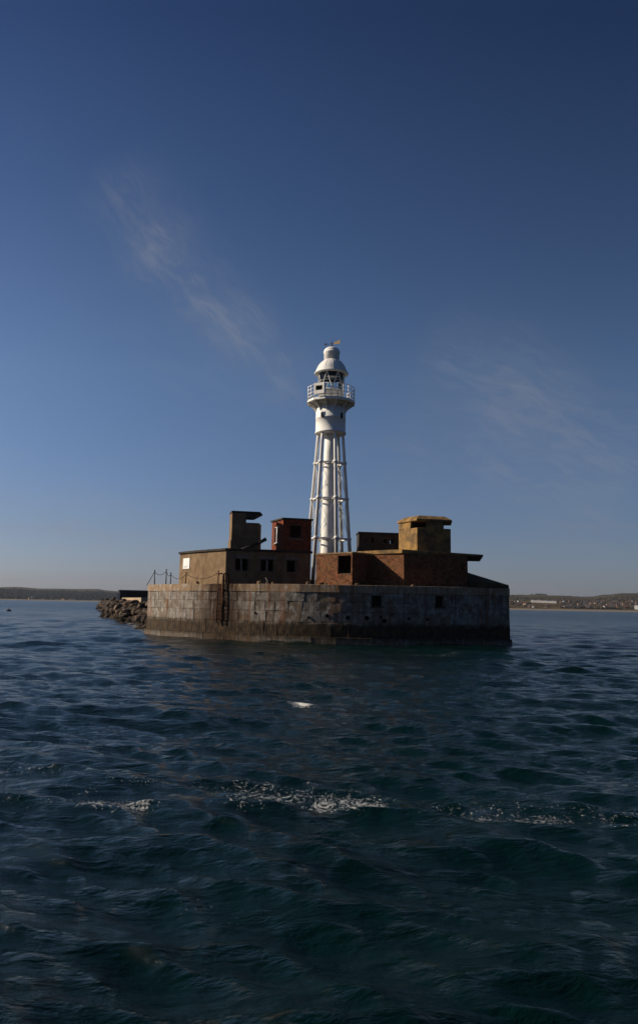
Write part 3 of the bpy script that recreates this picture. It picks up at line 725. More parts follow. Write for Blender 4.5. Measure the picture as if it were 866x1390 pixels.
# optic on its pedestal, black band standing in for the dark dome interior
m_ = MB(); m_.lathe([(.18,0),(.18,.5),(.32,.52),(.36,.75),(.3,.98),(.12,1.1)], (LX,LY,zr+.55), 24); m_.build('lamp_optic', M['frame'], lh)
m_ = MB(); hb_ = (z1_-z0_)*.30; m_.lathe([(RLg-.12,0),(RLg-.10,0),(RLg-.10,hb_),(RLg-.12,hb_)], (LX,LY,z1_-hb_), 40, closed=True); m_.build('dark_interior_band', M['black'], lh)
# dome
RE = 23.6*S
d0, d1, d2, d3 = zE, lz(489.5), lz(478), lz(471.0)
hd = d1-d0; r1 = 11.2*S
prof = [(RE-.5,-.02),(RE,-.05),(RE+.03,.04),(RE-.05,.12)]
for t, q in ((.1,158),(.25,151),(.42,142),(.58,130),(.73,116),(.86,100),(.94,88),(1.0,78)): prof.append((q/7.217*S, .12+(hd-.12)*t))
m_ = MB(); m_.lathe(prof, (LX,LY,d0), 48); dm = m_.build('dome', M['white'], lh)
for k in range(12):
    a = 2*math.pi*k/12+.1; m_ = MB(); m_.tube([(LX+(r+.01)*math.cos(a), LY+(r+.01)*math.sin(a), d0+z) for r, z in prof[3:]], .012, 5); m_.build('seam', M['white'], dm)
h3 = d2-d1
m_ = MB(); m_.lathe([(r1-.1,-.03),(r1-.1,.06),(r1-.03,.08),(r1-.03,h3*.8),(r1+.03,h3*.86),(r1+.03,h3)]+[((r1+.02)*math.cos(t*math.pi/2/7), h3+(d3-d2)*math.sin(t*math.pi/2/7)) for t in range(8)], (LX,LY,d1), 40)
m_.build('ventilator', M['white'], lh)
# weather vane
zv = lz(466.5)
wv = thing('weather_vane', 'gilded weather vane with arrow and pennant on the lighthouse dome', 'weather vane', (LX,LY,d3))
m_ = MB(); m_.tube([(LX,LY,d3-.02),(LX,LY,lz(463))], [.05,.03], 8); m_.lathe([(0,-.12),(.1,-.06),(.12,0),(.1,.06),(0,.12)], (LX,LY,d3+.12), 12); m_.build('spindle', M['rust'], wv)
m_ = MB(); m_.bar((LX-.56,LY+.27,zv),(LX+.32,LY-.15,zv),.04); m_.build('arm', M['rust'], wv)
def flat(name, pts2, mat):
    m_ = MB(); n = len(pts2); m_.v += [(LX+x*.9-.009,LY-x*.43-.02,zv+z) for x, z in pts2]+[(LX+x*.9+.009,LY-x*.43+.02,zv+z) for x, z in pts2]
    m_.face(range(n)); m_.face([n+k for k in reversed(range(n))])
    for k in range(n): m_.face((k,n+k,n+(k+1)%n,(k+1)%n))
    return m_.build(name, mat, wv)
flat('arrow_head', [(-.95,0),(-.6,-.16),(-.66,-.02),(-.66,.02),(-.6,.16)], M['rust'])
flat('pennant', [(.25,-.12),(.3,.16),(.62,.2),(.95,.33),(1.0,.24),(.9,.1),(1.02,-.13),(.7,-.1)], M['gold'])

# ------------------------------------------------------------------ breakwater bank, boulders, shed
bank_c = [(-12.6,86,1.6),(-19.5,110,2.0),(-34.2,148,2.2),(-50,205,2.7),(-72,280,3.1),(-106,400,3.3),(-134,500,3.3)]   # crest line
n_al, n_ac = 420, 44
cl = [Vector(c) for c in bank_c]
def crest(t):
    t *= (len(cl)-1); i = min(int(t), len(cl)-2); return cl[i].lerp(cl[i+1], t-i)
mb = MB()
from mathutils import noise as mn
def bank_pt(t, a):                                  # a in -1 (left toe) .. 1
    c = crest(t); c2 = crest(min(1, t+.01)) if t < .99 else c+(c-crest(.98)); d = (c2-c); d.z = 0; d.normalize(); nrm = Vector((-d.y, d.x, 0))
    hw = 7.2; w = max(0, (abs(a)-.35)/.65); z = c.z*(1-w) - 1.6*w
    p = c + nrm*(-a)*hw*-1; p.z = z
    k = mn.noise(p*.45)*.5 + mn.noise(p*1.1)*.55 + abs(mn.noise(p*2.3))*.4
    p.z += k*(1 if abs(a) < 1 else 0); return p
for i in range(n_al+1):
    t = (i/n_al)**1.6
    for j in range(n_ac+1): mb.v.append(tuple(bank_pt(t, -1+2*j/n_ac)))
for i in range(n_al):
    for j in range(n_ac):
        a = i*(n_ac+1)+j; mb.face((a, a+1, a+n_ac+2, a+n_ac+1))
bank = mb.build('rubble_bank', M['rock_wet']); tag(bank, kind='structure')
def boulder_mesh(seed):
    r = random.Random(seed); import bmesh
    bm = bmesh.new(); bmesh.ops.create_icosphere(bm, subdivisions=2, radius=1)
    pl = [(Vector((r.gauss(0,1),r.gauss(0,1),r.gauss(0,1))).normalized(), r.uniform(.55,.85)) for _ in range(9)]
    for v in bm.verts:
        for n, d in pl:
            e = v.co.dot(n)-d
            if e > 0: v.co -= n*e
        v.co *= 1+.07*mn.noise(v.co*2+Vector((seed,0,0)))
        v.co.x *= 1.25; v.co.z *= .8
    me = bpy.data.meshes.new('boulder'); bm.to_mesh(me); bm.free(); return me
bms = []
for s in range(8):
    me = boulder_mesh(s); me.materials.append(M['rock']); bms.append(me)
bmw = []
for s in range(4):
    me = boulder_mesh(s+20); me.materials.append(M['rock_wet']); bmw.append(me)
cnt = 0
for i in range(290):
    near = i < 215
    t = random.random()**1.2*(.36 if near else 1.0)
    if not near: t = .3+.7*random.random()
    a = random.choice((1,1,1,1,1,1,-1)) * random.uniform(.05,.93)
    # left toe is the side seen; choose sign so that it lies to the left of the crest
    p = bank_pt(t, a)
    wet = p.z < .7
    me = random.choice(bmw if wet else bms)
    o = bpy.data.objects.new('boulder', me); COL.objects.link(o)
    s = random.choice((random.uniform(.4,.8), random.uniform(.6,1.15)))*(1.0 if near else 1.2)
    o.location = p + Vector((0,0,.15*s)); o.scale = (s, s*random.uniform(.8,1.1), s*random.uniform(.8,1.1)); o.rotation_euler = (random.uniform(-.5,.5), random.uniform(-.5,.5), random.uniform(0,6.28))
    if wet: tag(o, 'dark weed-covered boulder low at the waterline of the rubble breakwater', 'boulder', 'weedy boulders at the breakwater waterline')
    else: tag(o, 'pale brown angular boulder lying on the rubble breakwater left of the fort', 'boulder', 'dry boulders on the breakwater')
# long dark shed on the breakwater
h0, h1 = gx(163.5,240,806), gx(210,243,806)
zt4 = gz(170,800.8,240); hz0 = 3.9
sh = thing('breakwater_shed', 'long low dark shed on the breakwater just left of the fort wall', 'shed', (h0[0],h0[1],hz0))
dd = (Vector(h1)-Vector(h0)).normalized(); nn = Vector((-dd.y, dd.x))
hp = [h0, h1, tuple(Vector(h1)+nn*6), tuple(Vector(h0)+nn*6)]
m_ = MB(); m_.walls(hp, hz0-1.2, zt4-.35, .3, {}); m_.build('wall', M['hut'], sh)
m_ = MB(); m_.prism(grow(hp,.35), zt4-.347, zt4); m_.build('roof', M['slate'], sh)
m_ = MB(); e0 = Vector(h0)+dd*.02-nn*.06; m_.box((e0.x-.35,e0.y,hz0+.6),(.4,.25,2.6)); m_.build('end_post', M['pale'], sh)
# retaining ledge in front of the shed
m_ = MB(); a = gx(166,215,812); b = gx(192,190,812); z_ = gz(180,811.2,200)
m_.prism([a, b, (b[0]+1.5,b[1]+3), (a[0]+1.5,a[1]+3)], 2.2, z_); o = m_.build('concrete_ledge', M['tan'], base=(a[0],a[1],2.2)); tag(o, 'pale concrete ledge running along the breakwater in front of the dark shed', 'ledge')

# ------------------------------------------------------------------ sea
def sea_mesh():
    radii = np.concatenate([np.array([0.5, 1.5, 2.6]), np.geomspace(3.6, 60, 640), np.geomspace(60.5, 400, 300), np.geomspace(404, 6600, 110)])
    az = np.concatenate([np.linspace(-180, -36, 90, endpoint=False), np.linspace(-36, 36, 640, endpoint=False), np.linspace(36, 180, 90, endpoint=False)])
    az = np.radians(az); A, Rr = np.meshgrid(az, radii); nR, nA = A.shape
    X = Rr*np.sin(A); Y = Rr*np.cos(A)
    dr = np.gradient(radii)[:, None]*np.ones_like(A)
    spac = np.maximum(dr, Rr*np.gradient(az)[None, :]*.7)
    # physical patches of calmer and rougher water
    Z = np.zeros_like(X); DX = np.zeros_like(X); DY = np.zeros_like(X)
    lam = np.exp(rng.uniform(np.log(.34), np.log(12), 150))
    for L in lam:
        k = 2*np.pi/L; th = rng.normal(0, .46 if L < 4 else .34) + R(90-16)
        sl = .032*(1.0 if L < 2.2 else .74 if L < 4.0 else .28)*rng.uniform(.6, 1.3)
        amp = sl/k; ph = rng.uniform(0, 6.283)
        w = np.clip((L/spac-2.2)/3.0, 0, 1)
        kx, ky = k*math.cos(th), k*math.sin(th); q = kx*X+ky*Y+ph
        grp = 1+.45*np.sin(.11*X*math.sin(th+ph)+.13*Y*math.cos(ph)+ph*3)
        Z += w*amp*grp*np.cos(q); s = w*amp*grp*.75*np.sin(q); DX -= s*math.cos(th); DY -= s*math.sin(th)
    X2 = X+DX; Y2 = Y+DY
    co = np.stack([X2, Y2, Z], -1).reshape(-1, 3).astype(np.float32)
    i = np.arange(nR-1)[:, None]; j = np.arange(nA)[None, :]; jn = (j+1) % nA
    f = np.stack([i*nA+j, i*nA+jn, (i+1)*nA+jn, (i+1)*nA+j], -1).reshape(-1, 4)
    f = f[:, ::-1]
    me = bpy.data.meshes.new('sea'); me.vertices.add(len(co)); me.vertices.foreach_set('co', co.ravel())
    me.loops.add(f.size); me.loops.foreach_set('vertex_index', f.ravel().astype(np.int32))
    me.polygons.add(len(f)); me.polygons.foreach_set('loop_start', np.arange(0, f.size, 4, dtype=np.int32))
    me.polygons.foreach_set('use_smooth', np.ones(len(f), bool))
    # foam amount: drifting bands and patches, plus painted sun glints (places on the sea, metres)
    def gp(x, y): d = ray(x, y); t = CAMZ/-d.z; return d.x*t, d.y*t
    fo = np.zeros_like(X)
    def streak(x0, y0, x1, y1, w0, amt):
        w0 *= 1.7; amt = min(amt*.86, 1.0)
        ax, ay = gp(x0, y0); bx, by = gp(x1, y1); dx, dy = bx-ax, by-ay; L2 = dx*dx+dy*dy
        t = np.clip(((X-ax)*dx+(Y-ay)*dy)/L2, 0, 1); d = np.hypot(X-ax-dx*t, Y-ay-dy*t)
        nonlocal fo; fo = np.maximum(fo, amt*np.exp(-(d/w0)**2))
    for s in FOAM_GLINT: streak(*s)
    for q in np.arange(0, front.L, .5):             # swash along the foot of the wall
        c = front.at(q); d = np.hypot(X-c.x, Y-c.y); fo = np.maximum(fo, (.77+.12*math.sin(q*.9)*math.sin(q*.37+1))*np.exp(-(d/.9)**2))
    a = me.attributes.new('foam_glint', 'FLOAT', 'POINT'); a.data.foreach_set('value', fo.ravel().astype(np.float32))
    a = me.attributes.new('crest', 'FLOAT', 'POINT'); a.data.foreach_set('value', Z.ravel().astype(np.float32))
    me.update(calc_edges=True); me.validate(); return me
FOAM_GLINT = [(345,1075,470,1085,.8,.86),(345,1092,440,1080,.6,.84),(440,1098,500,1100,.35,.95),(490,1085,542,1098,.25,.8),(370,1062,450,1062,.3,.6),
        (605,1108,760,1112,.3,.85),(680,1102,760,1112,.35,.7),(790,1100,866,1108,.4,.75),(560,1112,700,1106,.4,.5),
        (0,1050,60,1050,.5,.7),(30,1068,150,1090,.45,.6),(120,1100,185,1103,.3,.95),(150,1070,230,1074,.3,.7),(200,1082,340,1088,.35,.45),
        (-60,1055,40,1080,.6,.6),
        (190,886,300,888,1.0,.85),(390,890,470,892,.8,.75),(520,890,620,888,1.0,.74),(120,884,200,882,1.0,.6),(560,893,680,897,.8,.5),
        (250,1235,290,1225,.3,.5),(175,846,205,860,.9,1.0),(135,838,180,845,1.2,.8),(200,862,380,873,.7,.75),(380,873,600,877,.6,.4),  # first streak on this row is a painted sun glint
        (399,953,413,958,.36,1.16),(150,1060,420,1072,.7,.60),(440,1075,600,1100,.7,.58),(600,1098,900,1116,.7,.72),(-60,1080,160,1100,.9,.62),(240,1215,300,1240,.35,.60),(680,1100,866,1096,.5,.35)]  # first and next-to-last streaks are painted sun glints, the first on a splash
sea = bpy.data.objects.new('sea', sea_mesh()); COL.objects.link(sea); tag(sea, kind='structure')
m, nt, b, out = new_mat('sea_water'); g = G(nt); p = g.geo()
foam_glint = g.n('ShaderNodeAttribute', attribute_name='foam_glint').outputs['Fac']; crs = g.n('ShaderNodeAttribute', attribute_name='crest').outputs['Fac']
s = g.sep(p); dist = g.math('SQRT', g.math('ADD', g.math('MULTIPLY', s[0], s[0]), g.math('MULTIPLY', s[1], s[1])))
fn = g.noise(g.mapping(p, (1.5,1.15,1)), 4.6, 8, .75, 1.8); fn2 = g.noise(p, 20, 4, .6)
mixn = g.math('ADD', g.math('MULTIPLY', fn, .8), g.math('MULTIPLY', fn2, .2))
thr = g.math('SUBTRACT', .80, g.math('MULTIPLY', foam_glint, .40))
fm = g.math('MULTIPLY', g.math('SUBTRACT', mixn, thr), 22, clamp=True)
fm = g.math('MULTIPLY', fm, g.math('MULTIPLY', foam_glint, 3, clamp=True))
# rare whitecaps on high crests
cap = g.math('MULTIPLY', g.math('SUBTRACT', g.math('ADD', g.math('MULTIPLY', crs, .7), mixn), 1.0), 30, clamp=True)
fm = g.math('MAXIMUM', fm, g.math('MULTIPLY', cap, .6))
wcol = g.mix(g.rng(g.noise(p, .05, 3), .35, .65), (.0006,.0068,.0058,1), (.0009,.0088,.0082,1))
fcol = g.mix(g.rng(foam_glint, .9, .96), (.27,.28,.28,1), (.85,.82,.78,1)); col = g.mix(fm, wcol, fcol)  # strongest values go near-white: sun glint painted into the splash colour
g.set(b.inputs['Base Color'], col); g.set(b.inputs['Roughness'], g.math('ADD', g.math('MULTIPLY', fm, .6), g.rng(dist, 10, 400, .05, .22)))
b.inputs['IOR'].default_value = 1.33; b.inputs['Specular IOR Level'].default_value = .36
r1 = g.noise(g.mapping(p, (1.0,2.0,1), rot=(0,0,.25)), 2.6, 6, .62, .4); r2 = g.noise(g.mapping(p, (.6,1.6,1), rot=(0,0,-.3)), .7, 4, .6)
r3 = g.noise(g.mapping(p, (1.0,1.7,1), rot=(0,0,.6)), 9, 4, .6); hh = g.math('ADD', g.math('MULTIPLY', r1, .15), g.math('MULTIPLY', r2, .34)); hh = g.math('ADD', hh, g.math('MULTIPLY', r3, .027)); hh = g.math('ADD', hh, g.math('MULTIPLY', fm, .03))
bn = g.n('ShaderNodeBump'); g.set(bn.inputs['Height'], hh); bn.inputs['Distance'].default_value = 1.0; g.set(bn.inputs['Strength'], g.rng(dist, 8, 900, .55, .9)); nt.links.new(bn.outputs[0], b.inputs['Normal'])
sea.data.materials.append(m)

# ------------------------------------------------------------------ far land
PR = [(-700,14),(0,14.6),(12,15.6),(30,16.4),(42,15.8),(60,14.6),(85,15.0),(110,14.9),(140,15.6),(152,13.6),(165,13),(230,13),(330,15),(450,13),(560,16),(691,17.0),(715,17.3),(728,18),(740,17.8),(760,17.8),(790,16.4),(800,16.8),(820,19.6),(845,22),(866,22.6),(950,24),(1100,20),(1700,16)]
def prof(x):
    for (a, ea), (b, eb) in zip(PR, PR[1:]):
        if x <= b: t = max(0,(x-a)/(b-a)); t = t*t*(3-2*t); return ea+(eb-ea)*t
    return PR[-1][1]
def shore(x): t = min(1, max(0, (x-150)/450)); t = t*t*(3-2*t); return 2750*(1-t)+1650*t
def ridge(x): t = min(1, max(0, (x-150)/450)); return 5300*(1-t)+4100*t
def land_z(x, Y):                                   # x = photo column of the bearing, Y = depth
    r0, r1_ = shore(x), ridge(x); t = (Y-r0)/(r1_-r0)
    if t <= 0: return -3+3*max(0, 1+t*20)
    Zr = CAMZ + prof(x)*r1_/F
    z = Zr*min(1, t)**.72 if t <= 1 else Zr*(1-.35*(t-1))
    q = Vector(((x-433)/F*Y, Y, 0)); z *= 1+.10*mn.noise(q*.0022)*min(1, t*2)*(1 if t < .9 else 0)
    return z + 1.0*min(1, t*60)
mb = MB(); xs = [-700+8*i for i in range(301)]; ts = [-.02,-.004,.002,.008,.02,.04,.07,.1,.14,.2,.27,.35,.44,.54,.64,.74,.83,.9,.96,1.0,1.05,1.15]
for x in xs:
    for t in ts:
        r0, r1_ = shore(x), ridge(x); Y = r0+(r1_-r0)*t; mb.v.append(((x-433)/F*Y, Y, land_z(x, Y)))
nT = len(ts)
for i in range(len(xs)-1):
    for j in range(nT-1): a = i*nT+j; mb.face((a, a+nT, a+nT+1, a+1), smooth=True)
m, nt, b, out = new_mat('hill_fields'); g = G(nt); p = g.geo()
vo = g.n('ShaderNodeTexVoronoi'); g.set(vo.inputs['Vector'], g.mapping(p, (1,.6,1))); vo.inputs['Scale'].default_value = .0042
sp = g.sep(vo.outputs['Color'])
fc = g.ramp(sp[0], [(0,(.045,.042,.018)),(.35,(.08,.058,.028)),(.6,(.038,.042,.018)),(.85,(.10,.068,.042)),(1,(.055,.042,.025))])
fc = g.mix(g.rng(g.noise(p, .012, 5, .65), .48, .6), fc, (.02,.02,.012,1))
zz_ = g.sep(p)[2]
fc = g.mix(g.rng(zz_, 4.5, 2.8), fc, (.17,.145,.12,1))
g.set(b.inputs['Base Color'], fc); b.inputs['Roughness'].default_value = 1; b.inputs['Specular IOR Level'].default_value = 0
hills = mb.build('hills', m); tag(hills, kind='structure')
hl = lambda x, Y: ((x-433)/F*Y, Y, land_z(x, Y))

def canopy(name, spots, mat, label=None):
    mb = MB()
    for (x, y, z, r, h) in spots:
        nseg = 6; rs = [.5,1.0,.85,.4]; zs_ = [0,.35,.7,1.0]; b0 = len(mb.v); ph = random.random()*6
        for q, zz in zip(rs, zs_):
            for k in range(nseg):
                a = ph+2*math.pi*k/nseg; rr = r*q*random.uniform(.75,1.2); mb.v.append((x+rr*math.cos(a), y+rr*math.sin(a), z-1+h*zz*random.uniform(.9,1.1)))
        for i in range(3):
            for k in range(nseg): mb.face((b0+i*nseg+k, b0+i*nseg+(k+1)%nseg, b0+(i+1)*nseg+(k+1)%nseg, b0+(i+1)*nseg+k))
        mb.face([b0+3*nseg+k for k in range(nseg)])
    o = mb.build(name, mat); tag(o, label, kind='stuff'); return o
sp1 = []
for _ in range(3800):
    x = random.uniform(-60, 215); Y = 2790+random.random()**1.3*900; X, Y, z = hl(x, Y)
    dens = .5+.5*mn.noise(Vector((X*.004, Y*.004, 0)))
    if x > 62 and Y < 2850 and random.random() < .7: continue
    if random.random() > dens+.45: continue
    lift = 1.0+.5*max(0, 1-x/55)
    sp1.append((X, Y, z, random.uniform(4,9), random.uniform(6,12)*lift))
canopy('woodland', sp1, M['canopy'], 'dark wooded shoreline across the water on the left')
sp2 = []
for _ in range(3000):
    x = random.uniform(640, 960); Y = 1700+random.random()**1.2*900; X, Y, z = hl(x, Y)
    if mn.noise(Vector((X*.006, Y*.01, 3))) < -.05 or (718 < x < 758 and Y < 1995): continue
    sp2.append((X, Y, z, random.uniform(2.5,5.5), random.uniform(3,6)))
for _ in range(60):
    x = random.gauss(733, 3.2); Y = 4060; X, Y, z = hl(x, Y); sp2.append((X, Y, z, random.uniform(5,9), random.uniform(6,9)))
for _ in range(500):
    x = random.uniform(690, 740) if random.random() < .5 else random.uniform(770,900); Y = random.uniform(3850, 4090); X, Y, z = hl(x, Y); sp2.append((X, Y, z, random.uniform(4,8), random.uniform(2,4)))
canopy('scrub_woodland', sp2, M['scrub'], 'dark scrub and trees scattered among the houses on the right shore')
def house(x, Y, w, d, h, wm, rm, rz, label, group=None, z=None, name='house'):
    X, Yw, zg_ = hl(x, Y); zg_ = zg_ if z is None else z
    t = thing(name, label, 'house', (X, Yw, zg_-.3), group)
    c, s = math.cos(rz), math.sin(rz); P_ = lambda a, b: (X+a*c-b*s, Yw+a*s+b*c)
    m_ = MB(); m_.prism([P_(-w/2,-d/2), P_(w/2,-d/2), P_(w/2,d/2), P_(-w/2,d/2)], zg_-1.5, zg_+h); m_.build('wall', wm, t)
    rr = .35; pts = [(*P_(-w/2-rr,-d/2-rr), zg_+h+.02), (*P_(w/2+rr,-d/2-rr), zg_+h+.02), (*P_(w/2+rr,d/2+rr), zg_+h+.02), (*P_(-w/2-rr,d/2+rr), zg_+h+.02), (*P_(-w/2-rr,0), zg_+h+d*.35), (*P_(w/2+rr,0), zg_+h+d*.35)]
    m_ = MB(); m_.v += pts
    for f in ((0,1,5,4),(2,3,4,5),(0,4,3),(1,2,5),(3,2,1,0)): m_.face(f)
    m_.build('roof', rm, t); return t
for k in range(11):
    x = 721.5+k*3.15
    Yt = 2015-4.4*k
    lab = 'white-walled house in the long pale terrace on the far right hillside'
    house(x, Yt, 5.4, 5, 5.4 if k % 3 else 6.0, M['pale'], M['slate'], -.64, lab, 'white terrace houses on the right shore')
house(763.8, 1960, 6.5, 6, 6.5, M['pale'], M['slate'], -.8, 'single white house just right of the white terrace across the water')
house(862, 1690, 6.5, 9, 8.5, M['pale'], M['slate'], .7, 'tall white gabled house at the water edge on the far right')
for k in range(120):
    x = random.uniform(692, 905); Y = 1700+random.random()**1.5*420
    wm, nm = random.choice(((M['housebrick'],'brick'),(M['housebrick'],'brick'),(M['housebrick'],'brick'),(M['tan'],'tan'),(M['pale'],'pale')))
    if nm == 'pale' and random.random() < .35: wm, nm = M['tan'], 'tan'
    if 716 < x < 760 and Y > 1740: continue
    rm = M['redroof'] if random.random() < .3 else M['slate']
    lab = {'brick':'small brick-walled house among others along the distant right shore','tan':'small tan-walled house among others along the distant right shore','pale':'small pale-walled house scattered along the distant right shore'}[nm]
    house(x, Y, random.uniform(5,9), 6, random.uniform(2.8,4.4), wm, rm, random.uniform(-1.0,.3), lab, nm+' houses along the right shore')
# left shore
house(52.5, 2790, 13, 10, 8, M['pale'], M['slate'], -.8, 'largest white house on the far left shore, with a tan end', z=2.2)
house(48.9, 2786, 6, 8, 7, M['tan'], M['redroof'], -.8, 'tan house joined to the left side of the big white shore house', z=2.2)
house(30.2, 2790, 7, 7, 7, M['pale'], M['slate'], -.7, 'smaller white house left of the big white one on the left shore', z=2.2)
house(60.8, 2795, 5, 6, 7, M['tan'], M['slate'], -.6, 'narrow tan house right of the big white shore house', z=2.2)
house(94, 2790, 12, 8, 4.5, M['tan'], M['redroof'], -.5, 'wide low tan house on the beach at the left shore', z=2.2)
house(25.5, 2795, 7, 6, 3.5, M['tan'], M['slate'], .1, 'low tan house at the left end of the far shore', z=2.2)
for k in range(10):
    house(68+7.2*k+random.uniform(-2,2), 2795+random.uniform(0,15), random.uniform(6,13), 7, random.uniform(2.5,3.5), M['tan'], M['redroof'] if k % 2 else M['slate'], random.uniform(-.8,-.4), 'low tan beach house in the row behind the sand on the left shore', 'beach houses on the left shore', z=2.4)
# beach
mb = MB(); bx = [55+4*i for i in range(42)]
for x in bx:
    for dy, z in ((-14,-1.0),(-4,1.2),(20,3.2),(36,3.0)):
        Y = 2762+dy; mb.v.append(((x-433)/F*Y, Y, z+.3*mn.noise(Vector((x*.1,dy*.1,0)))))
for i in range(len(bx)-1):
    for j in range(3): a = i*4+j; mb.face((a,a+4,a+5,a+1), smooth=True)
M['sand'] = weathered('sand', (.42,.32,.2), (.3,.23,.15), scale=.02, bump=0)
o = mb.build('beach', M['sand']); tag(o, kind='structure')

# small buoy out on the left
bxp, by = None, None
d = ray(12.5, 829.5); t = CAMZ/-d.z; bx_, by_ = d.x*t, d.y*t
bu = thing('mooring_buoy', 'small dark mooring buoy floating alone on the far left water', 'buoy', (bx_,by_,0))
m_ = MB(); m_.lathe([(.0,-.5),(.5,-.4),(.7,-.05),(.68,.2),(.4,.38),(.12,.45)], (bx_,by_,0), 20); m_.build('float', M['dark_iron'], bu)
m_ = MB(); m_.tube([(bx_,by_,.4),(bx_,by_,.8)], .08, 8); m_.tube([(bx_-.2,by_,.8),(bx_+.2,by_,.8)], .06, 8); m_.build('mooring_post', M['frame'], bu)

# ------------------------------------------------------------------ haze
hz = MB(); hz.prism([(-6900,-6900),(6900,-6900),(6900,6900),(-6900,6900)], -4.2, 135)
m = bpy.data.materials.new('haze_air'); m.use_nodes = True; nt = m.node_tree; nt.nodes.clear()
out = nt.nodes.new('ShaderNodeOutputMaterial'); pv = nt.nodes.new('ShaderNodeVolumePrincipled')
pv.inputs['Color'].default_value = (.46,.53,.68,1); pv.inputs['Density'].default_value = .00005; pv.inputs['Anisotropy'].default_value = .2
nt.links.new(pv.outputs[0], out.inputs['Volume'])
HAZE = True
if HAZE: o = hz.build('haze', m); tag(o, kind='stuff')

# ------------------------------------------------------------------ sun and sky
el, th = R(28), R(96)                                # th measured from the camera side towards the left
sd = Vector((-math.cos(el)*math.sin(th), -math.cos(el)*math.cos(th), math.sin(el)))
sl = bpy.data.lights.new('sun', 'SUN'); sl.energy = 5.0; sl.angle = R(.53); sl.color = (1.0,.87,.69)
so = bpy.data.objects.new('sun', sl); COL.objects.link(so); so.rotation_euler = sd.to_track_quat('Z', 'Y').to_euler(); so.location = (-60,20,60)
w = bpy.data.worlds.new('World'); sc.world = w; w.use_nodes = True; nt = w.node_tree; nt.nodes.clear(); g = G(nt)
out = g.n('ShaderNodeOutputWorld'); bg = g.n('ShaderNodeBackground'); sky = g.n('ShaderNodeTexSky', sky_type='NISHITA')
sky.sun_disc = False; sky.sun_elevation = el; sky.sun_rotation = math.atan2(sd.x, sd.y); sky.air_density = 1.0; sky.dust_density = .8; sky.ozone_density = 2.6; sky.altitude = 0
# thin cirrus: position on the sky as slope coordinates (x/y, z/y) of the view direction
tc = g.n('ShaderNodeTexCoord').outputs['Generated']; s = g.sep(tc)
yy = g.math('MAXIMUM', s[1], .05); U = g.math('DIVIDE', s[0], yy); V = g.math('DIVIDE', s[2], yy)
cmb = g.n('ShaderNodeCombineXYZ'); g.set(cmb.inputs[0], U); g.set(cmb.inputs[1], V); uvw = cmb.outputs[0]
def UVp(x, y): d = ray(x, y); return d.x/d.y, d.z/d.y
def streak(x0, y0, x1, y1, wid, amt, soft=1.0):
    ax, ay = UVp(x0, y0); bx, by = UVp(x1, y1); dx, dy = bx-ax, by-ay; L = math.hypot(dx, dy); dx /= L; dy /= L
    wn = g.math('MULTIPLY', g.math('SUBTRACT', g.noise(uvw, 9, 3), .5), .05)
    al = g.math('ADD', g.math('MULTIPLY', g.math('SUBTRACT', U, ax), dx), g.math('MULTIPLY', g.math('SUBTRACT', V, ay), dy))
    ac = g.math('ADD', wn, g.math('ADD', g.math('MULTIPLY', g.math('SUBTRACT', U, ax), -dy), g.math('MULTIPLY', g.math('SUBTRACT', V, ay), dx)))
    e = g.math('DIVIDE', ac, wid); ga_ = g.math('POWER', 2.718, g.math('MULTIPLY', g.math('MULTIPLY', e, e), -1))
    ends = g.math('MULTIPLY', g.rng(al, -.05, .04), g.rng(al, L+.04, L-.05))
    rot = math.atan2(dy, dx)
    cn = g.n('ShaderNodeCombineXYZ'); g.set(cn.inputs[0], g.math('MULTIPLY', al, 7)); g.set(cn.inputs[1], g.math('MULTIPLY', ac, 26))
    tx = g.rng(g.noise(cn.outputs[0], 1.7, 8, .7, 1.0), .38, .7)
    return g.math('MULTIPLY', g.math('MULTIPLY', ga_, ends), g.math('MULTIPLY', g.math('MULTIPLY_ADD', tx, .75, .25), amt))
cl_ = g.math('ADD', streak(160,240,225,355,.05,.24), streak(195,320,345,470,.042,.30))
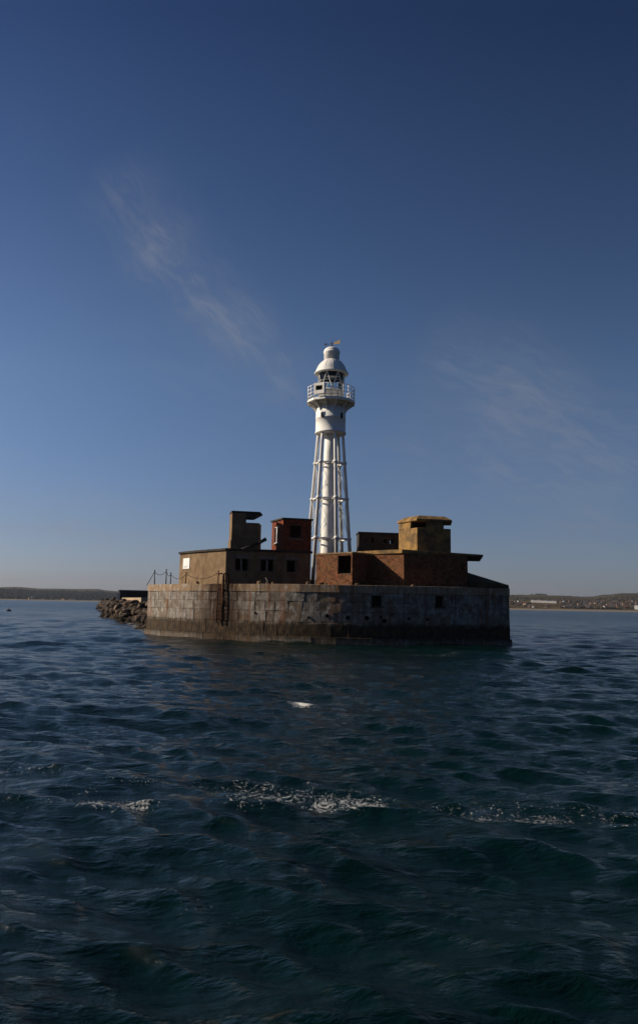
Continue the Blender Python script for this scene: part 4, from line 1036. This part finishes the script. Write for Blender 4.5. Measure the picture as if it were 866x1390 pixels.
cl_ = g.math('ADD', cl_, streak(315,420,405,545,.035,.24))
wis = g.rng(g.noise(g.mapping(uvw, (2.2,6,1), rot=(0,0,.25)), 1.6, 7, .6, .5), .5, .85)
band = g.math('MULTIPLY', g.rng(V, .02, .16), g.rng(V, .42, .2))
for a_ in ((590,470,770,560,.06,.20),(650,540,880,625,.07,.22),(540,590,850,690,.07,.16),(-40,690,240,740,.05,.16)): cl_ = g.math('ADD', cl_, streak(*a_))
cl_ = g.math('ADD', cl_, g.math('MULTIPLY', g.math('MULTIPLY', wis, band), .30), clamp=True)
low = g.rng(g.noise(g.mapping(uvw, (3,22,1)), 1.3, 6, .6), .48, .75); lowb = g.math('MULTIPLY', g.rng(V, -.01, .015), g.rng(V, .16, .03))
lowc = g.math('MULTIPLY', g.math('MULTIPLY', low, lowb), .42)
hsv = g.n('ShaderNodeHueSaturation'); g.set(hsv.inputs['Color'], sky.outputs[0]); hsv.inputs['Saturation'].default_value = 1.0
gr = g.ramp(V, [(0,(.74,.76,1.08)),(.10,(.65,.71,.95)),(.31,(.69,.77,.92)),(.55,(.47,.57,.75)),(.85,(.27,.37,.56))]); lr = g.n('ShaderNodeMapRange'); g.set(lr.inputs[0], U); [lr.inputs[i].__setattr__('default_value', v) for i, v in ((1,-.42),(2,.42),(3,1.12),(4,.86))]; gr = g.mix(1.0, gr, lr.outputs[0], 'MULTIPLY'); base_ = g.mix(1.0, hsv.outputs[0], gr, 'MULTIPLY')
skyc = g.mix(cl_, base_, (3.6,3.75,4.2,1)); skyc = g.mix(lowc, skyc, (3.3,3.0,3.2,1))
g.set(bg.inputs[0], skyc); bg.inputs[1].default_value = .059; nt.links.new(bg.outputs[0], out.inputs[0])
sc.view_settings.view_transform = 'Standard'; sc.view_settings.look = 'None'; sc.view_settings.exposure = 0.33; sc.view_settings.gamma = 1; sc.view_settings.use_curve_mapping = False
sc.cycles.max_bounces = 6; sc.cycles.volume_bounces = 0; sc.cycles.use_denoising = True
for o in bpy.data.objects:
    if '_base' in o: del o['_base']
